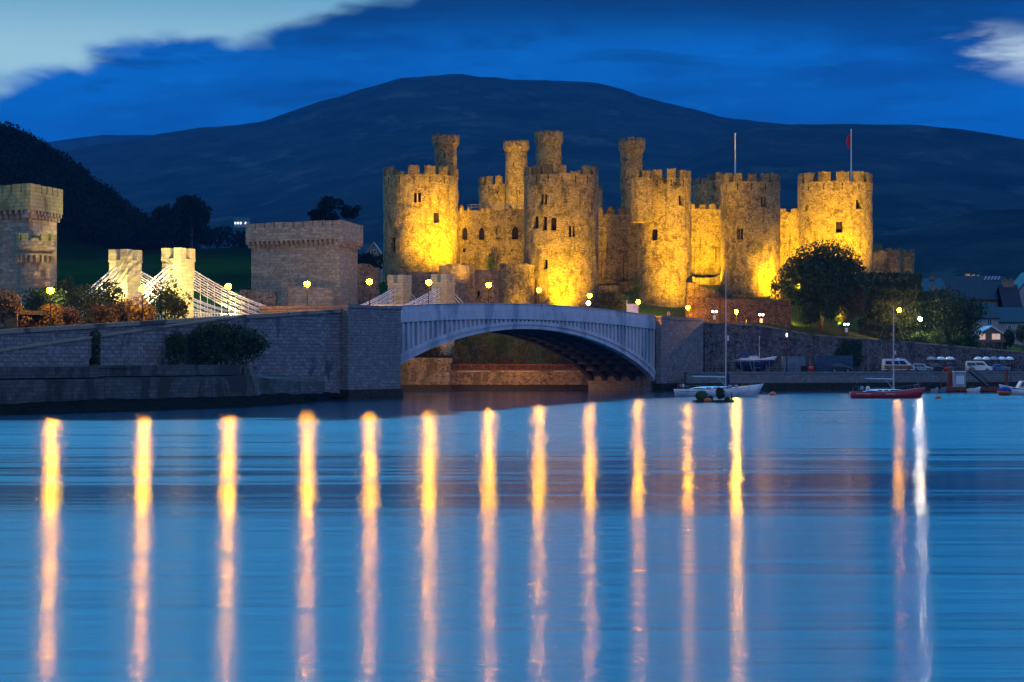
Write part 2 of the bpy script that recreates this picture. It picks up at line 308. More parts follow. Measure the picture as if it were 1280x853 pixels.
class MB:
    def __init__(s): s.v = []; s.f = []; s.m = []
    def add(s, vs, fs, mi=0):
        o = len(s.v); s.v += [tuple(p) for p in vs]; s.f += [tuple(i + o for i in f) for f in fs]; s.m += [mi] * len(fs); return s
    def box(s, c, d, rz=0.0, mi=0, top=1.0, topy=None):
        cx, cy, cz = c; hx, hy, hz = d[0] / 2, d[1] / 2, d[2] / 2; ty = top if topy is None else topy
        co, si = math.cos(rz), math.sin(rz); vs = []
        for z, kx, ky in ((-hz, 1, 1), (hz, top, ty)):
            for a, b_ in ((-1, -1), (1, -1), (1, 1), (-1, 1)):
                x, y = a * hx * kx, b_ * hy * ky
                vs.append((cx + x * co - y * si, cy + x * si + y * co, cz + z))
        return s.add(vs, [(3, 2, 1, 0), (4, 5, 6, 7), (0, 1, 5, 4), (1, 2, 6, 5), (2, 3, 7, 6), (3, 0, 4, 7)], mi)
    def span(s, x0, x1, y0, y1, z0, z1, mi=0): return s.box(((x0 + x1) / 2, (y0 + y1) / 2, (z0 + z1) / 2), (x1 - x0, y1 - y0, z1 - z0), 0, mi)
    def prism(s, pts, z0, z1, mi=0):
        n = len(pts); vs = [(x, y, z0) for x, y in pts] + [(x, y, z1) for x, y in pts]
        return s.add(vs, [tuple(range(n))[::-1], tuple(range(n, 2 * n))] + [(i, (i + 1) % n, n + (i + 1) % n, n + i) for i in range(n)], mi)
    def side(s, pts, y0, y1, mi=0, shrink=None):
        """profile in x/z extruded along y"""
        n = len(pts); vs = [(x, y0, z) for x, z in pts] + [(x, y1, z) for x, z in pts]
        return s.add(vs, [tuple(range(n)), tuple(range(n, 2 * n))[::-1]] + [((i + 1) % n, i, n + i, n + (i + 1) % n) for i in range(n)], mi)
    def tube(s, p0, p1, r0, r1=None, n=8, mi=0):
        r1 = r0 if r1 is None else r1
        a = Vector(p0); b_ = Vector(p1); d = (b_ - a).normalized()
        u = d.orthogonal().normalized(); w = d.cross(u); vs = []
        for c_, r in ((a, r0), (b_, r1)):
            for i in range(n):
                t = 2 * math.pi * i / n; q = c_ + (u * math.cos(t) + w * math.sin(t)) * r; vs.append(tuple(q))
        return s.add(vs, [tuple(range(n))[::-1], tuple(range(n, 2 * n))] + [(i, (i + 1) % n, n + (i + 1) % n, n + i) for i in range(n)], mi)
    def path(s, pts, r, n=6, mi=0):
        for a, b_ in zip(pts[:-1], pts[1:]): s.tube(a, b_, r, r, n, mi)
        return s
    def lathe(s, prof, c=(0, 0, 0), n=16, mi=0):
        vs = []; fs = []
        for r, z in prof:
            for i in range(n):
                t = 2 * math.pi * i / n; vs.append((c[0] + r * math.cos(t), c[1] + r * math.sin(t), c[2] + z))
        for k in range(len(prof) - 1):
            for i in range(n): fs.append((k * n + i, k * n + (i + 1) % n, (k + 1) * n + (i + 1) % n, (k + 1) * n + i))
        fs += [tuple(range(n))[::-1], tuple(range((len(prof) - 1) * n, len(prof) * n))]
        return s.add(vs, fs, mi)
    def ball(s, c, r, n=12, k=8, mi=0):
        r3 = r if isinstance(r, tuple) else (r, r, r); vs = []; fs = []
        for j in range(1, k):
            a = math.pi * j / k
            for i in range(n):
                t = 2 * math.pi * i / n; vs.append((c[0] + r3[0] * math.sin(a) * math.cos(t), c[1] + r3[1] * math.sin(a) * math.sin(t), c[2] - r3[2] * math.cos(a)))
        vs += [(c[0], c[1], c[2] - r3[2]), (c[0], c[1], c[2] + r3[2])]; B = len(vs) - 2; T = B + 1
        for j in range(k - 2):
            for i in range(n): fs.append((j * n + i, j * n + (i + 1) % n, (j + 1) * n + (i + 1) % n, (j + 1) * n + i))
        for i in range(n): fs.append((B, (i + 1) % n, i)); fs.append((T, (k - 2) * n + i, (k - 2) * n + (i + 1) % n))
        return s.add(vs, fs, mi)
    def leaves(s, lobes, n, size, seed=1, shell=.62, gap=.25):
        """leaf clumps spread through a set of ellipsoids (cx,cy,cz,rx,ry,rz); clusters leave gaps"""
        rg = np.random.default_rng(seed)
        L_ = np.array(lobes, float); w = (L_[:, 3] * L_[:, 4] * L_[:, 5]) ** .75; w /= w.sum()
        idx = rg.choice(len(L_), n, p=w)
        d = rg.normal(size=(n, 3)); d /= np.linalg.norm(d, axis=1)[:, None]
        rad = shell + (1 - shell) * rg.random(n) ** .6
        rad *= 1 + .10 * np.sin(d[:, 0] * 9 + idx) * np.sin(d[:, 2] * 8 + idx * 2) + .08 * np.sin(d[:, 1] * 17 + d[:, 2] * 13)
        p = L_[idx, :3] + d * rad[:, None] * L_[idx, 3:6]
        k = 1.1 / max(size, .2) * .45
        g = np.sin(p[:, 0] * k * 1.3 + 1) * np.sin(p[:, 2] * k * 1.7 + 2) * np.sin(p[:, 1] * k + .5)
        keep = g < (1 - gap * 2.0) + rg.random(n) * .5
        p = p[keep]; n = len(p)
        a = rg.normal(size=(n, 3)); a /= np.linalg.norm(a, axis=1)[:, None]
        q = rg.normal(size=(n, 3)); b_ = np.cross(a, q); b_ /= np.linalg.norm(b_, axis=1)[:, None]
        sz = size * (.45 + rg.random(n) * .75)[:, None]
        a = a * sz * .5; b_ = b_ * sz * .33
        vs = np.stack([p - a, p + b_, p + a, p - b_], 1).reshape(-1, 3)
        o = len(s.v); s.v += [tuple(x) for x in vs.tolist()]
        s.f += [(o + 4 * i, o + 4 * i + 1, o + 4 * i + 2, o + 4 * i + 3) for i in range(n)]; s.m += [0] * n
        return s
    def build(s, name, mat, parent=None, loc=(0, 0, 0), rz=0.0, smooth=False, bevel=0, **props):
        me = bpy.data.meshes.new(name); me.from_pydata(s.v, [], s.f)
        for k in (mat if isinstance(mat, (list, tuple)) else [mat]): me.materials.append(MATS[k])
        if any(s.m): me.polygons.foreach_set('material_index', s.m)
        if smooth: me.polygons.foreach_set('use_smooth', [True] * len(s.f))
        me.update(); o = bpy.data.objects.new(name, me); COL.objects.link(o)
        o.location = loc; o.rotation_euler = (0, 0, rz)
        if parent is not None: o.parent = parent
        if bevel:
            bv = o.modifiers.new('bevel', 'BEVEL'); bv.width = bevel; bv.segments = 2; bv.limit_method = 'ANGLE'
        for k, v_ in props.items(): o[k] = v_
        return o
def thing(name, label, cat, loc=(0, 0, 0), rz=0.0, group=None):
    o = bpy.data.objects.new(name, None); COL.objects.link(o); o.location = loc; o.rotation_euler = (0, 0, rz)
    o.empty_display_size = .5; o['label'] = label; o['category'] = cat
    if group: o['group'] = group
    return o
def copy_tree(o, parent=None):
    kids = list(o.children); c = o.copy(); COL.objects.link(c)
    if parent is not None: c.parent = parent
    for ch in kids: copy_tree(ch, c)
    return c
def dup(o, loc, rz, label, group=None):
    c = copy_tree(o); c.location = loc; c.rotation_euler = (0, 0, rz); c['label'] = label
    if group: c['group'] = group
    return c

def shell(mb, mp, us, zs, holes, closed=False):
    """masonry skin through mp(u, z, depth), leaving the holes (u0,u1,z0,z1) open"""
    us = sorted(set([round(u, 4) for u in us] + [round(h[i], 4) for h in holes for i in (0, 1)]))
    zs = sorted(set([round(z, 4) for z in zs] + [round(h[i], 4) for h in holes for i in (2, 3)]))
    o = len(mb.v); nu = len(us)
    for z in zs:
        for u in us: mb.v.append(tuple(mp(u, z, 0)))
    for j in range(len(zs) - 1):
        for i in range(nu - 1):
            uc, zc = (us[i] + us[i + 1]) / 2, (zs[j] + zs[j + 1]) / 2
            if any(h[0] < uc < h[1] and h[2] < zc < h[3] for h in holes): continue
            mb.f.append((o + j * nu + i, o + j * nu + i + 1, o + (j + 1) * nu + i + 1, o + (j + 1) * nu + i)); mb.m.append(0)
def block(mb, mp, u0, u1, z0, z1, d0, d1, nseg=2, jag=0.0, g=rnd):
    """a curved block between depths d0 (outer) and d1 (inner)"""
    o = len(mb.v); n = nseg + 1
    for i in range(n):
        u = u0 + (u1 - u0) * i / nseg; zt = z1 + g.uniform(-jag, jag * .4)
        mb.v += [tuple(mp(u, z0, d0)), tuple(mp(u, zt, d0)), tuple(mp(u, zt, d1)), tuple(mp(u, z0, d1))]
    for i in range(nseg):
        a = o + 4 * i; b_ = a + 4
        for k in range(4): mb.f.append((a + k, b_ + k, b_ + (k + 1) % 4, a + (k + 1) % 4)[::-1]); mb.m.append(0)
    mb.f.append((o, o + 1, o + 2, o + 3)); e = o + 4 * nseg; mb.f.append((e + 3, e + 2, e + 1, e)); mb.m += [0, 0]
def window_part(mp, h, parent, depth=.8, mullion=False, arched=False, mat='castle_stone', glow=False):
    u0, u1, z0, z1 = h; mb = MB()
    c = [(u0, z0), (u1, z0), (u1, z1), (u0, z1)]
    vs = [tuple(mp(u, z, .003)) for u, z in c] + [tuple(mp(u, z, depth)) for u, z in c]
    mb.add(vs, [(0, 1, 5, 4), (1, 2, 6, 5), (2, 3, 7, 6), (3, 0, 4, 7)], 0); mb.add(vs[4:], [(0, 1, 2, 3)], 1)
    if mullion:
        w = (u1 - u0) * .1; uc = (u0 + u1) / 2; block(mb, mp, uc - w, uc + w, z0, z1, .15, .4, 1)
    if arched:
        uc = (u0 + u1) / 2; zz = z1 - (u1 - u0) * .8
        for a, s_ in ((u0, 1), (u1, -1)):
            q = [(a, zz), (a + s_ * (u1 - u0) * .14, zz + (z1 - zz) * .55), (uc, z1), (a, z1)]
            vs = [tuple(mp(u, z, .05)) for u, z in q] + [tuple(mp(u, z, .35)) for u, z in q]
            mb.add(vs, [(0, 1, 2, 3), (0, 1, 5, 4), (1, 2, 6, 5)], 0)
    return mb.build('window', [mat, 'lit_room' if glow else 'dark_void'], parent)
def fbm(x, y, z, s): return mnoise.noise(Vector((x * s, y * s, z * s)))

def tower(name, label, px0, px1, ytop, ybase, D, wins=(), slits=True, nm=None, cren=1.8, flare=0.0, flz=2.0, batter=0.0, mat='castle_stone',
          merl=.66, ruin=.25, seed=0, ph=0.0, cat='tower', flag=None, zb=None):
    rad = (px1 - px0) / 2 * D / FP; Df = D - rad * .75
    zt, z0 = PZ(ytop, Df), (PZ(ybase, Df) if zb is None else zb)
    cx = PX((px0 + px1) / 2, D); e = thing(name, label, cat, (cx, D, z0)); H = zt - z0; zc = H - cren
    g = random.Random(seed + 11)
    def rz_(z):
        r = rad + batter * max(0, 1 - z / (H * .35)) ** 1.5
        if flare: r += flare * min(1, max(0, (z - (H - cren - flz)) / .9)) - flare
        return r
    def mp(u, z, d):
        r = rz_(z) + .16 * fbm(math.sin(u) * rad + seed, math.cos(u) * rad, z, .5) + .07 * fbm(math.sin(u) * rad, math.cos(u) * rad + seed, z, 1.9) - d
        return (r * math.sin(u), -r * math.cos(u), z)
    holes = []
    for w in wins:
        wx, wy, ww, wh = w[:4]; s_ = max(-.97, min(.97, ((wx - (px0 + px1) / 2) / ((px1 - px0) / 2)))); u = math.asin(s_)
        du = ww / 2 * D / FP / rad / max(.45, math.cos(u)); z = PZ(wy, Df) - z0; dz = wh / 2 * Df / FP
        holes.append((u - du, u + du, z - dz, z + dz, w[4] if len(w) > 4 else ''))
    nm = nm or max(6, round(2 * math.pi * rad / 3.1))
    pitch = 2 * math.pi / nm; sl = []
    if slits:
        for k in range(nm):
            u = -math.pi + (k + merl / 2) * pitch + ph
            if abs(u) < 1.3: sl.append((u - .10 / rad, u + .10 / rad, zc - 1.6, zc + .4 if 0 else zc - .35, 's'))
    mb = MB(); nu = 72
    shell(mb, mp, [-math.pi + 2 * math.pi * i / nu for i in range(nu + 1)], [zc * i / 26 for i in range(27)] + ([zc - flz, zc - flz + .9] if flare else []), [h[:4] for h in holes + sl])
    mb.prism([(rad * .97 * math.sin(2 * math.pi * i / 32), rad * .97 * math.cos(2 * math.pi * i / 32)) for i in range(32)][::-1], zc - 1.2, zc - .9)
    mb.build('wall', mat, e)
    pb = MB()
    for k in range(nm):
        u0 = -math.pi + k * pitch + ph; miss = g.random() < ruin * .25
        block(pb, mp, u0 + pitch * g.uniform(-.06, .05), u0 + pitch * (merl + g.uniform(-.07, .04)), zc + .002, zc + cren * (.35 if miss else 1 - g.random() * ruin * .5), 0, .75, 5, .26 if mat == 'castle_stone' else .03, g)
    for k in range(nm): block(pb, mp, -math.pi + k * pitch + ph + pitch * merl, -math.pi + (k + 1) * pitch + ph, zc - .9, zc - .02 + g.uniform(-.25, .2) * (mat == 'castle_stone'), .03, .7, 2, .05, g)
    pb.build('battlement', {'castle_stone': 'mossy_stone', 'gate_ashlar': 'mossy_ashlar'}.get(mat, mat), e)
    for h in holes: window_part(mp, h[:4], e, mullion='m' in h[4], arched='a' in h[4], mat=mat)
    for h in sl:
        sb = MB()
        vs = [tuple(mp(u, z, d)) for d in (.02, .45) for u, z in ((h[0], h[2]), (h[1], h[2]), (h[1], h[3]), (h[0], h[3]))]
        sb.add(vs, [(4, 5, 6, 7)], 0)
        sb.add(vs, [(0, 1, 5, 4), (1, 2, 6, 5), (2, 3, 7, 6), (3, 0, 4, 7)], 0)
        sb.build('arrow_slit', 'dark_void', e)
    e['top'] = H
    return e
def curtain(name, label, p0, p1, D0, D1, yt0, yt1, yb, thick=1.6, wins=(), merl=None, mat='castle_stone', cren=1.2, cat='castle wall', ruin=.3, seed=0, jag=.12, zb=None, dup_top=None):
    """straight wall from pixel column p0 at distance D0 to p1 at D1"""
    a = Vector((PX(p0, D0), D0, 0)); b_ = Vector((PX(p1, D1), D1, 0)); d = b_ - a; Ln = d.length; ang = math.atan2(d.y, d.x)
    z0 = PZ(yb, (D0 + D1) / 2) if zb is None else zb
    e = thing(name, label, cat, (a.x, a.y, z0), ang); h0, h1 = PZ(yt0, D0) - z0, PZ(yt1, D1) - z0; g = random.Random(seed + 5)
    cr = cren if merl else 0
    def top(u): return h0 + (h1 - h0) * u / Ln - cr
    def mp(u, z, dd):
        n = .14 * fbm(u + seed, 3, z, .4) + .07 * fbm(u, seed, z, 1.7)
        zz = z * top(u) if False else z
        return (u, n + dd, zz)
    hm = min(h0, h1) - cr - .05
    holes = []
    for w in wins:
        t = (w[0] - p0) / (p1 - p0); Dw = D0 + (D1 - D0) * t; u = (Vector((PX(w[0], Dw), Dw, 0)) - a).length
        du = w[2] / 2 * Dw / FP; z = PZ(w[1], Dw) - z0; dz = w[3] / 2 * Dw / FP; holes.append((u - du, u + du, z - dz, min(z + dz, hm - .05), w[4] if len(w) > 4 else ''))
    mb = MB(); nu = max(2, int(Ln / 1.0))
    shell(mb, mp, [Ln * i / nu for i in range(nu + 1)], [hm * i / 12 for i in range(13)], [h[:4] for h in holes])
    # body behind the skin, ends, ragged top course
    mb.span(0.02, Ln - .02, .5, thick, 0, hm - .02)
    for u, s_ in ((0, 1), (Ln, -1)):
        mb.add([(u, -.2, 0), (u, thick, 0), (u, thick, hm), (u, -.2, hm)], [(0, 1, 2, 3)[::s_]])
    for i in range(nu):
        u0, u1 = Ln * i / nu, Ln * (i + 1) / nu; o = len(mb.v)
        block(mb, mp, u0, u1, hm, top((u0 + u1) / 2) + g.uniform(-jag, jag), 0, thick, 1, jag, g)
    mb.build('wall', mat, e)
    if merl:
        pb = MB(); n = max(1, round(Ln / merl))
        for k in range(n):
            u0 = Ln * k / n + .1; u1 = u0 + Ln / n * .62; t = top((u0 + u1) / 2)
            um = (u0 + u1) / 2; hh = cren * (1 - g.random() * ruin)
            block(pb, mp, u0, u1, t - .1, t + hh * .8, 0, .7, 3, .12, g); block(pb, mp, u0 + .25, u1 - .25, t + hh * .75, t + hh, .05, .6, 2, .12, g)
        pb.build('battlement', 'mossy_stone' if mat == 'castle_stone' else mat, e)
    for h in holes: window_part(mp, h[:4], e, depth=.45, mullion='m' in h[4], arched='a' in h[4], mat=mat)
    return e
def tree(name, label, x, y, z, lobes, n, size, leaf='leaf_dark', trunk=.3, h=4, seed=1, group=None, cat='tree', limbs=4, gap=.25, crown='crown'):
    e = thing(name, label, cat, (x, y, z), 0, group); MB().leaves(lobes, n, size, seed, gap=gap).build(crown, leaf, e)
    if trunk:
        t = MB(); g = random.Random(seed); t.tube((0, 0, -.6), (.1, 0, h * .6), trunk, trunk * .7); t.tube((.1, 0, h * .6), (.15, .1, h), trunk * .7, trunk * .45)
        for i in range(min(limbs, len(lobes))):
            c_ = lobes[i]; t.tube((.1, 0, h * g.uniform(.5, .8)), (c_[0] * .85, c_[1] * .85, c_[2]), trunk * .4, trunk * .12, 6)
        t.build('trunk', 'bark', e)
    return e
def rand_lobes(g, w, d, h, zc, n, r=.42):
    """a broad uneven crown: lobes inside an ellipsoid w x d x h centred at height zc"""
    out = []
    for i in range(n):
        a = g.uniform(0, 2 * math.pi); q = g.uniform(.35, 1.0) if i else 0; el_ = g.uniform(-.9, 1)
        k = g.uniform(r * .7, r * 1.2)
        out.append((math.cos(a) * q * w / 2 * (1 - k), math.sin(a) * q * d / 2 * (1 - k), zc + el_ * h / 2 * (1 - k) * math.sqrt(max(.1, 1 - q * q * .7)), w / 2 * k * 1.15, d / 2 * k * 1.15, h / 2 * k * 1.15))
    return out
# ================================================================== STRUCTURE
def lerp(a, b_, t): return a + (b_ - a) * t
def interp(tab, x):
    if x <= tab[0][0]: return tab[0][1]
    for (x0, y0), (x1, y1) in zip(tab[:-1], tab[1:]):
        if x <= x1: return lerp(y0, y1, (x - x0) / (x1 - x0))
    return tab[-1][1]
# river
w = MB(); w.add([(-900, -300, 0), (900, -300, 0), (900, 700, 0), (-900, 700, 0)], [(0, 1, 2, 3)])
w.build('water', 'river_water', kind='structure')

# ground behind both banks: height along lines of sight from the far bank
COLS = [(-300, [(330, 9), (450, 30), (520, 60), (600, 95), (750, 110), (1000, 40)]),
        (0, [(330, 9), (450, 26), (520, 40), (600, 70), (700, 84), (1000, 50)]),
        (50, [(330, 9), (450, 26), (520, 38), (600, 64), (700, 76), (1000, 50)]),
        (100, [(330, 9), (450, 26), (520, 36), (600, 57), (700, 64), (1000, 40)]),
        (170, [(330, 9), (450, 26), (530, 36), (600, 42), (700, 50), (1000, 30)]),
        (220, [(330, 9), (450, 26), (530, 37), (600, 38), (700, 36), (1000, 20)]),
        (310, [(330, 9), (450, 26), (550, 38), (640, 37), (700, 32), (1000, 20)]),
        (460, [(331, 9), (450, 22), (550, 31), (640, 31), (700, 28), (1000, 20)]),
        (530, [(331, 3.3), (345, 5), (352, 13.5), (370, 16), (550, 30), (1000, 20)]),
        (745, [(331, 3.3), (342, 4), (350, 13), (362, 15), (380, 19.2), (450, 22), (1000, 20)]),
        (820, [(336, 11.4), (350, 12.3), (362, 14.2), (384, 20.5), (450, 22), (1000, 20)]),
        (881, [(337, 11.1), (347, 11.3), (364, 14.2), (384, 21.0), (450, 22), (1000, 20)]),
        (960, [(345, 9.9), (354, 11.2), (366, 16.3), (384, 20), (450, 22), (1000, 20)]),
        (1000, [(348.5, 9.3), (356, 10.4), (372, 14), (390, 20), (450, 20), (1000, 20)]),
        (1130, [(360.5, 8.0), (370, 8.4), (385, 11), (410, 15), (450, 16), (1000, 20)]),
        (1290, [(375.5, 6.0), (385, 6.3), (400, 8), (450, 12), (600, 20), (1000, 20)]),
        (1700, [(413, 2), (430, 4), (450, 8), (500, 12), (600, 20), (1000, 20)])]
def ground_z(px, D):
    for (p0, t0), (p1, t1) in zip(COLS[:-1], COLS[1:]):
        if px <= p1:
            k = max(0, (px - p0) / (p1 - p0)); return lerp(interp(t0, D), interp(t1, D), k)
    return interp(COLS[-1][1], D)
def front_D(px): return interp([(p, t[0][0]) for p, t in COLS], px)
def gz(px, D): return ground_z(px, D)
mb = MB(); pxs = [-300 + 20 * i for i in range(101)]; nr = 60
for px in pxs:
    d0 = front_D(px)
    for j in range(nr):
        t = j / (nr - 1); D = d0 + (1000 - d0) * t ** 2.2
        z = ground_z(px, D) + (.25 * fbm(PX(px, D), D, 0, .12) + 1.6 * fbm(PX(px, D), D, 3, .02) * min(1, max(0, (D - 400) / 60)))
        mb.v.append((PX(px, D), D, z))
for i in range(len(pxs) - 1):
    for j in range(nr - 1):
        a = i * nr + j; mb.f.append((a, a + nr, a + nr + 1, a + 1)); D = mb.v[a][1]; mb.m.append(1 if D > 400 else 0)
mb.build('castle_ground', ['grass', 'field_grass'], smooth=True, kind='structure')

# mountains
RID = [(-300, 215), (0, 205), (60, 190), (120, 177), (160, 171), (200, 163), (250, 156), (300, 152), (335, 145), (365, 134), (400, 121), (425, 115), (450, 106), (475, 99), (500, 92), (530, 90), (560, 88), (580, 87), (600, 90),
       (620, 91), (640, 94), (680, 95), (720, 97), (745, 98), (765, 103), (785, 110), (800, 117), (830, 123), (850, 128), (880, 136), (905, 142), (950, 148), (1000, 153), (1060, 158), (1120, 166), (1280, 190), (1700, 240)]
RID2 = [(-300, 340), (600, 330), (700, 300), (800, 240), (860, 190), (900, 165), (950, 154), (1000, 151.5), (1080, 151), (1143, 152), (1150, 152), (1200, 158), (1240, 164), (1280, 171), (1340, 185), (1700, 250)]
RID3 = [(-300, 400), (800, 395), (930, 345), (1020, 315), (1100, 290), (1160, 276), (1220, 262), (1290, 258), (1400, 240), (1700, 230)]
RIDF = [(-300, 200), (40, 178), (95, 171), (130, 167), (180, 166.5), (240, 169), (300, 176), (1280, 300), (1700, 300)]
def mountain(name, tab, Dr, D0, D1, mat, amp=1.0, sd=0):
    mb = MB(); cols = [-300 + 10 * i for i in range(201)]; rows = 64
    for px in cols:
        zr = CH + (HY - interp(tab, px)) * Dr / FP
        for j in range(rows):
            t = j / (rows - 1); D = D0 + (D1 - D0) * t
            if D <= Dr: k = (D - D0) / (Dr - D0); s_ = k ** 1.25 * (1 - .12 * math.sin(k * math.pi))
            else: k = 1 - (D - Dr) / (D1 - Dr); s_ = max(0, k) ** 1.3
            X = PX(px, D)
            n = mnoise.fractal(Vector((X * .0016 + sd, D * .0016, sd)), 1.0, 2.1, 6) * 38 * amp
            n2 = mnoise.fractal(Vector((X * .012, D * .012, sd)), .9, 2.0, 3) * 3.0 * amp
            mb.v.append((X, D, zr * s_ + (n * math.sin(min(1, k) * math.pi) ** 1.0 * .8 + n2 * min(1, k * 3)) - (12 if j == 0 else 0)))
    for i in range(len(cols) - 1):
        for j in range(rows - 1):
            a = i * rows + j; mb.f.append((a, a + rows, a + rows + 1, a + 1)); mb.m.append(0)
    return mb.build(name, mat, smooth=True, kind='structure')
mountain('mountain', RID, 3300, 900, 4200, 'mountain_heath', 1.0, 1)
mountain('hill_ridge', RID2, 2600, 860, 3200, 'mountain_heath', .5, 4)
mountain('near_hillside', RID3, 1500, 760, 2000, 'mountain_heath', .35, 7)
mountain('distant_range', RIDF, 4700, 4250, 5200, 'mountain_heath', .6, 9)
mb = MB()   # lit windows of farms far off on the slope
fw = thing('farm_house', 'far white farmhouse with small lit windows on the dark hillside above the green field', 'house', (PX(300, 905), 905, PZ(279, 905)))
mb.span(-2.8, 4.2, .2, 4, -2.0, 1.2); mb.build('wall', 'render_wall', fw)
mb = MB(); mb.add([(-3.1, -.1, 1.2), (4.5, -.1, 1.2), (4.5, 4.3, 1.2), (-3.1, 4.3, 1.2), (-3.1, 2.1, 2.6), (4.5, 2.1, 2.6)], [(0, 1, 5, 4), (3, 4, 5, 2), (0, 4, 3), (1, 2, 5), (0, 3, 2, 1)]); mb.build('roof', 'slate_roof', fw)
for x in (-2.2, -.9, .3, 2.6): MB().span(x - .32, x + .32, .05, .19, -.5, .45).build('window', 'far_window', fw)

# ------------------------------------------------------------------ road bridge and causeway
AX, AY = -18.3, 258.0; BX, BY = 23.9, 322.0
LB = math.hypot(BX - AX, BY - AY); BANG = math.atan2(BY - AY, BX - AX)
UX, UY = math.cos(BANG), math.sin(BANG); NX, NY = -UY, UX
def BL(lx, ly, z=0): return (AX + UX * lx + NX * ly, AY + UY * lx + NY * ly, z)
def line_at(px, ly):   # local x of the point of the line ly seen in column px
    k = (px - 640) / FP; x0, y0, _ = BL(0, ly); return (k * y0 - x0) / (UX - k * UY)
def topz(lx):
    t = lx / LB
    if t < 0: return 12.35 + lx * .0605
    if t > 1: return 12.7 - (t - 1) * 2
    return 12.35 + .35 * t + 4 * t * (1 - t) * 1.15
def arz(t): return 1.7 + 8.2 * (max(0, 4 * t * (1 - t))) ** .8
BW = 13.0
br = thing('road_bridge', 'long pale concrete arch bridge with ribbed spandrels carrying the road across the river', 'bridge', (AX, AY, 0), BANG)
NS = 96
def strip(mb, xs, zlo, zhi, y0, y1):
    o = len(mb.v)
    for x in xs: mb.v += [(x, y0, zlo(x)), (x, y0, zhi(x)), (x, y1, zhi(x)), (x, y1, zlo(x))]
    for i in range(len(xs) - 1):
        a = o + 4 * i; b_ = a + 4
        for k in range(4): mb.f.append((a + k, b_ + k, b_ + (k + 1) % 4, a + (k + 1) % 4)); mb.m.append(0)
    e = o + 4 * (len(xs) - 1); mb.f += [(o + 3, o + 2, o + 1, o), (e, e + 1, e + 2, e + 3)]; mb.m += [0, 0]
    return mb
xs = [LB * i / NS for i in range(NS + 1)]
def thick(x): t = x / LB; return 1.0 + .5 * abs(2 * t - 1) ** 2
strip(MB(), xs, lambda x: arz(x / LB), lambda x: arz(x / LB) + thick(x), -.12, 1.0).build('arch_ring', 'bridge_concrete', br)
strip(MB(), xs, lambda x: arz(x / LB) + thick(x) * .62, lambda x: arz(x / LB) + thick(x) + .12, -.26, -.122).build('arch_moulding', 'bridge_concrete', br)
sp = MB(); xi = [x for x in xs if arz(x / LB) + thick(x) < topz(x) - 2.35]
lo = [x for x in xi if x < LB / 2]; hi = [x for x in xi if x > LB / 2]
for seg in (lo, hi): strip(sp, seg, lambda x: arz(x / LB) + thick(x) - .05, lambda x: topz(x) - 2.3, .22, .6)
rb = sp; nrib = 66
for i in range(nrib + 1):
    x = .3 + (LB - .6) * i / nrib; z0, z1 = arz(x / LB) + thick(x) - .03, topz(x) - 2.36
    if z1 - z0 > .2: rb.span(x - .21, x + .21, -.10, .218, z0, z1)
rb.build('spandrel_wall', 'bridge_concrete', br)
strip(MB(), xs, lambda x: topz(x) - 2.35, lambda x: topz(x) - .98, -.22, .5).build('fascia', 'bridge_concrete', br)
strip(MB(), xs, lambda x: topz(x) - .975, lambda x: topz(x) - .10, -.05, .25).build('parapet', 'bridge_concrete', br)
strip(MB(), xs, lambda x: topz(x) - .097, lambda x: topz(x), -.14, .34).build('parapet_coping', 'bridge_concrete', br)
strip(MB(), xs, lambda x: topz(x) - .97, lambda x: topz(x), BW - .3, BW).build('parapet', 'bridge_concrete', br)
strip(MB(), xs, lambda x: topz(x) - 2.3, lambda x: topz(x) - 1.1, .51, BW - .31).build('deck', 'asphalt', br)
for k in range(5):
    y = 1.02 + k * (BW - 2.1) / 4
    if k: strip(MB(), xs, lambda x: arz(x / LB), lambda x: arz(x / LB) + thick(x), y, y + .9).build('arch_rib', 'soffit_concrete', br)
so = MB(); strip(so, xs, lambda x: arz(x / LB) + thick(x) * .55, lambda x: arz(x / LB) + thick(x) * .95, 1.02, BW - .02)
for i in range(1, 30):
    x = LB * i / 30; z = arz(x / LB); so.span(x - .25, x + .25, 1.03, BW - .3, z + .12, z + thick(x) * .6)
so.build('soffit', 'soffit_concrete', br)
def abut(x0, x1, y0, y1, zt, name='abutment'):
    m = MB(); m.span(x0, x1, y0, y1, -2.5, zt - .45); m.build(name, 'pier_ashlar', br)
    c_ = MB(); c_.span(x0 - .12, x1 + .12, y0 - .12, y1 + .12, zt - .445, zt); c_.build('coping', 'pier_ashlar', br)
    f = MB(); f.span(x0 - .25, x1 + .25, y0 - .25, y1 + .25, -2.6, 1.3); f.build('footing', 'weed_line', br)
abut(-7.5, 4.0, -1.2, BW + 1, 12.45)
abut(LB - .1, LB + 2.6, -1.3, -.27, 12.62, 'pilaster')
abut(LB + 2.61, LB + 15.8, -.9, BW - 1, 12.5)
ab = MB(); ab.span(LB, LB + 3, .6, BW, -2, 11.2); ab.build('abutment_wall', 'pier_ashlar', br)

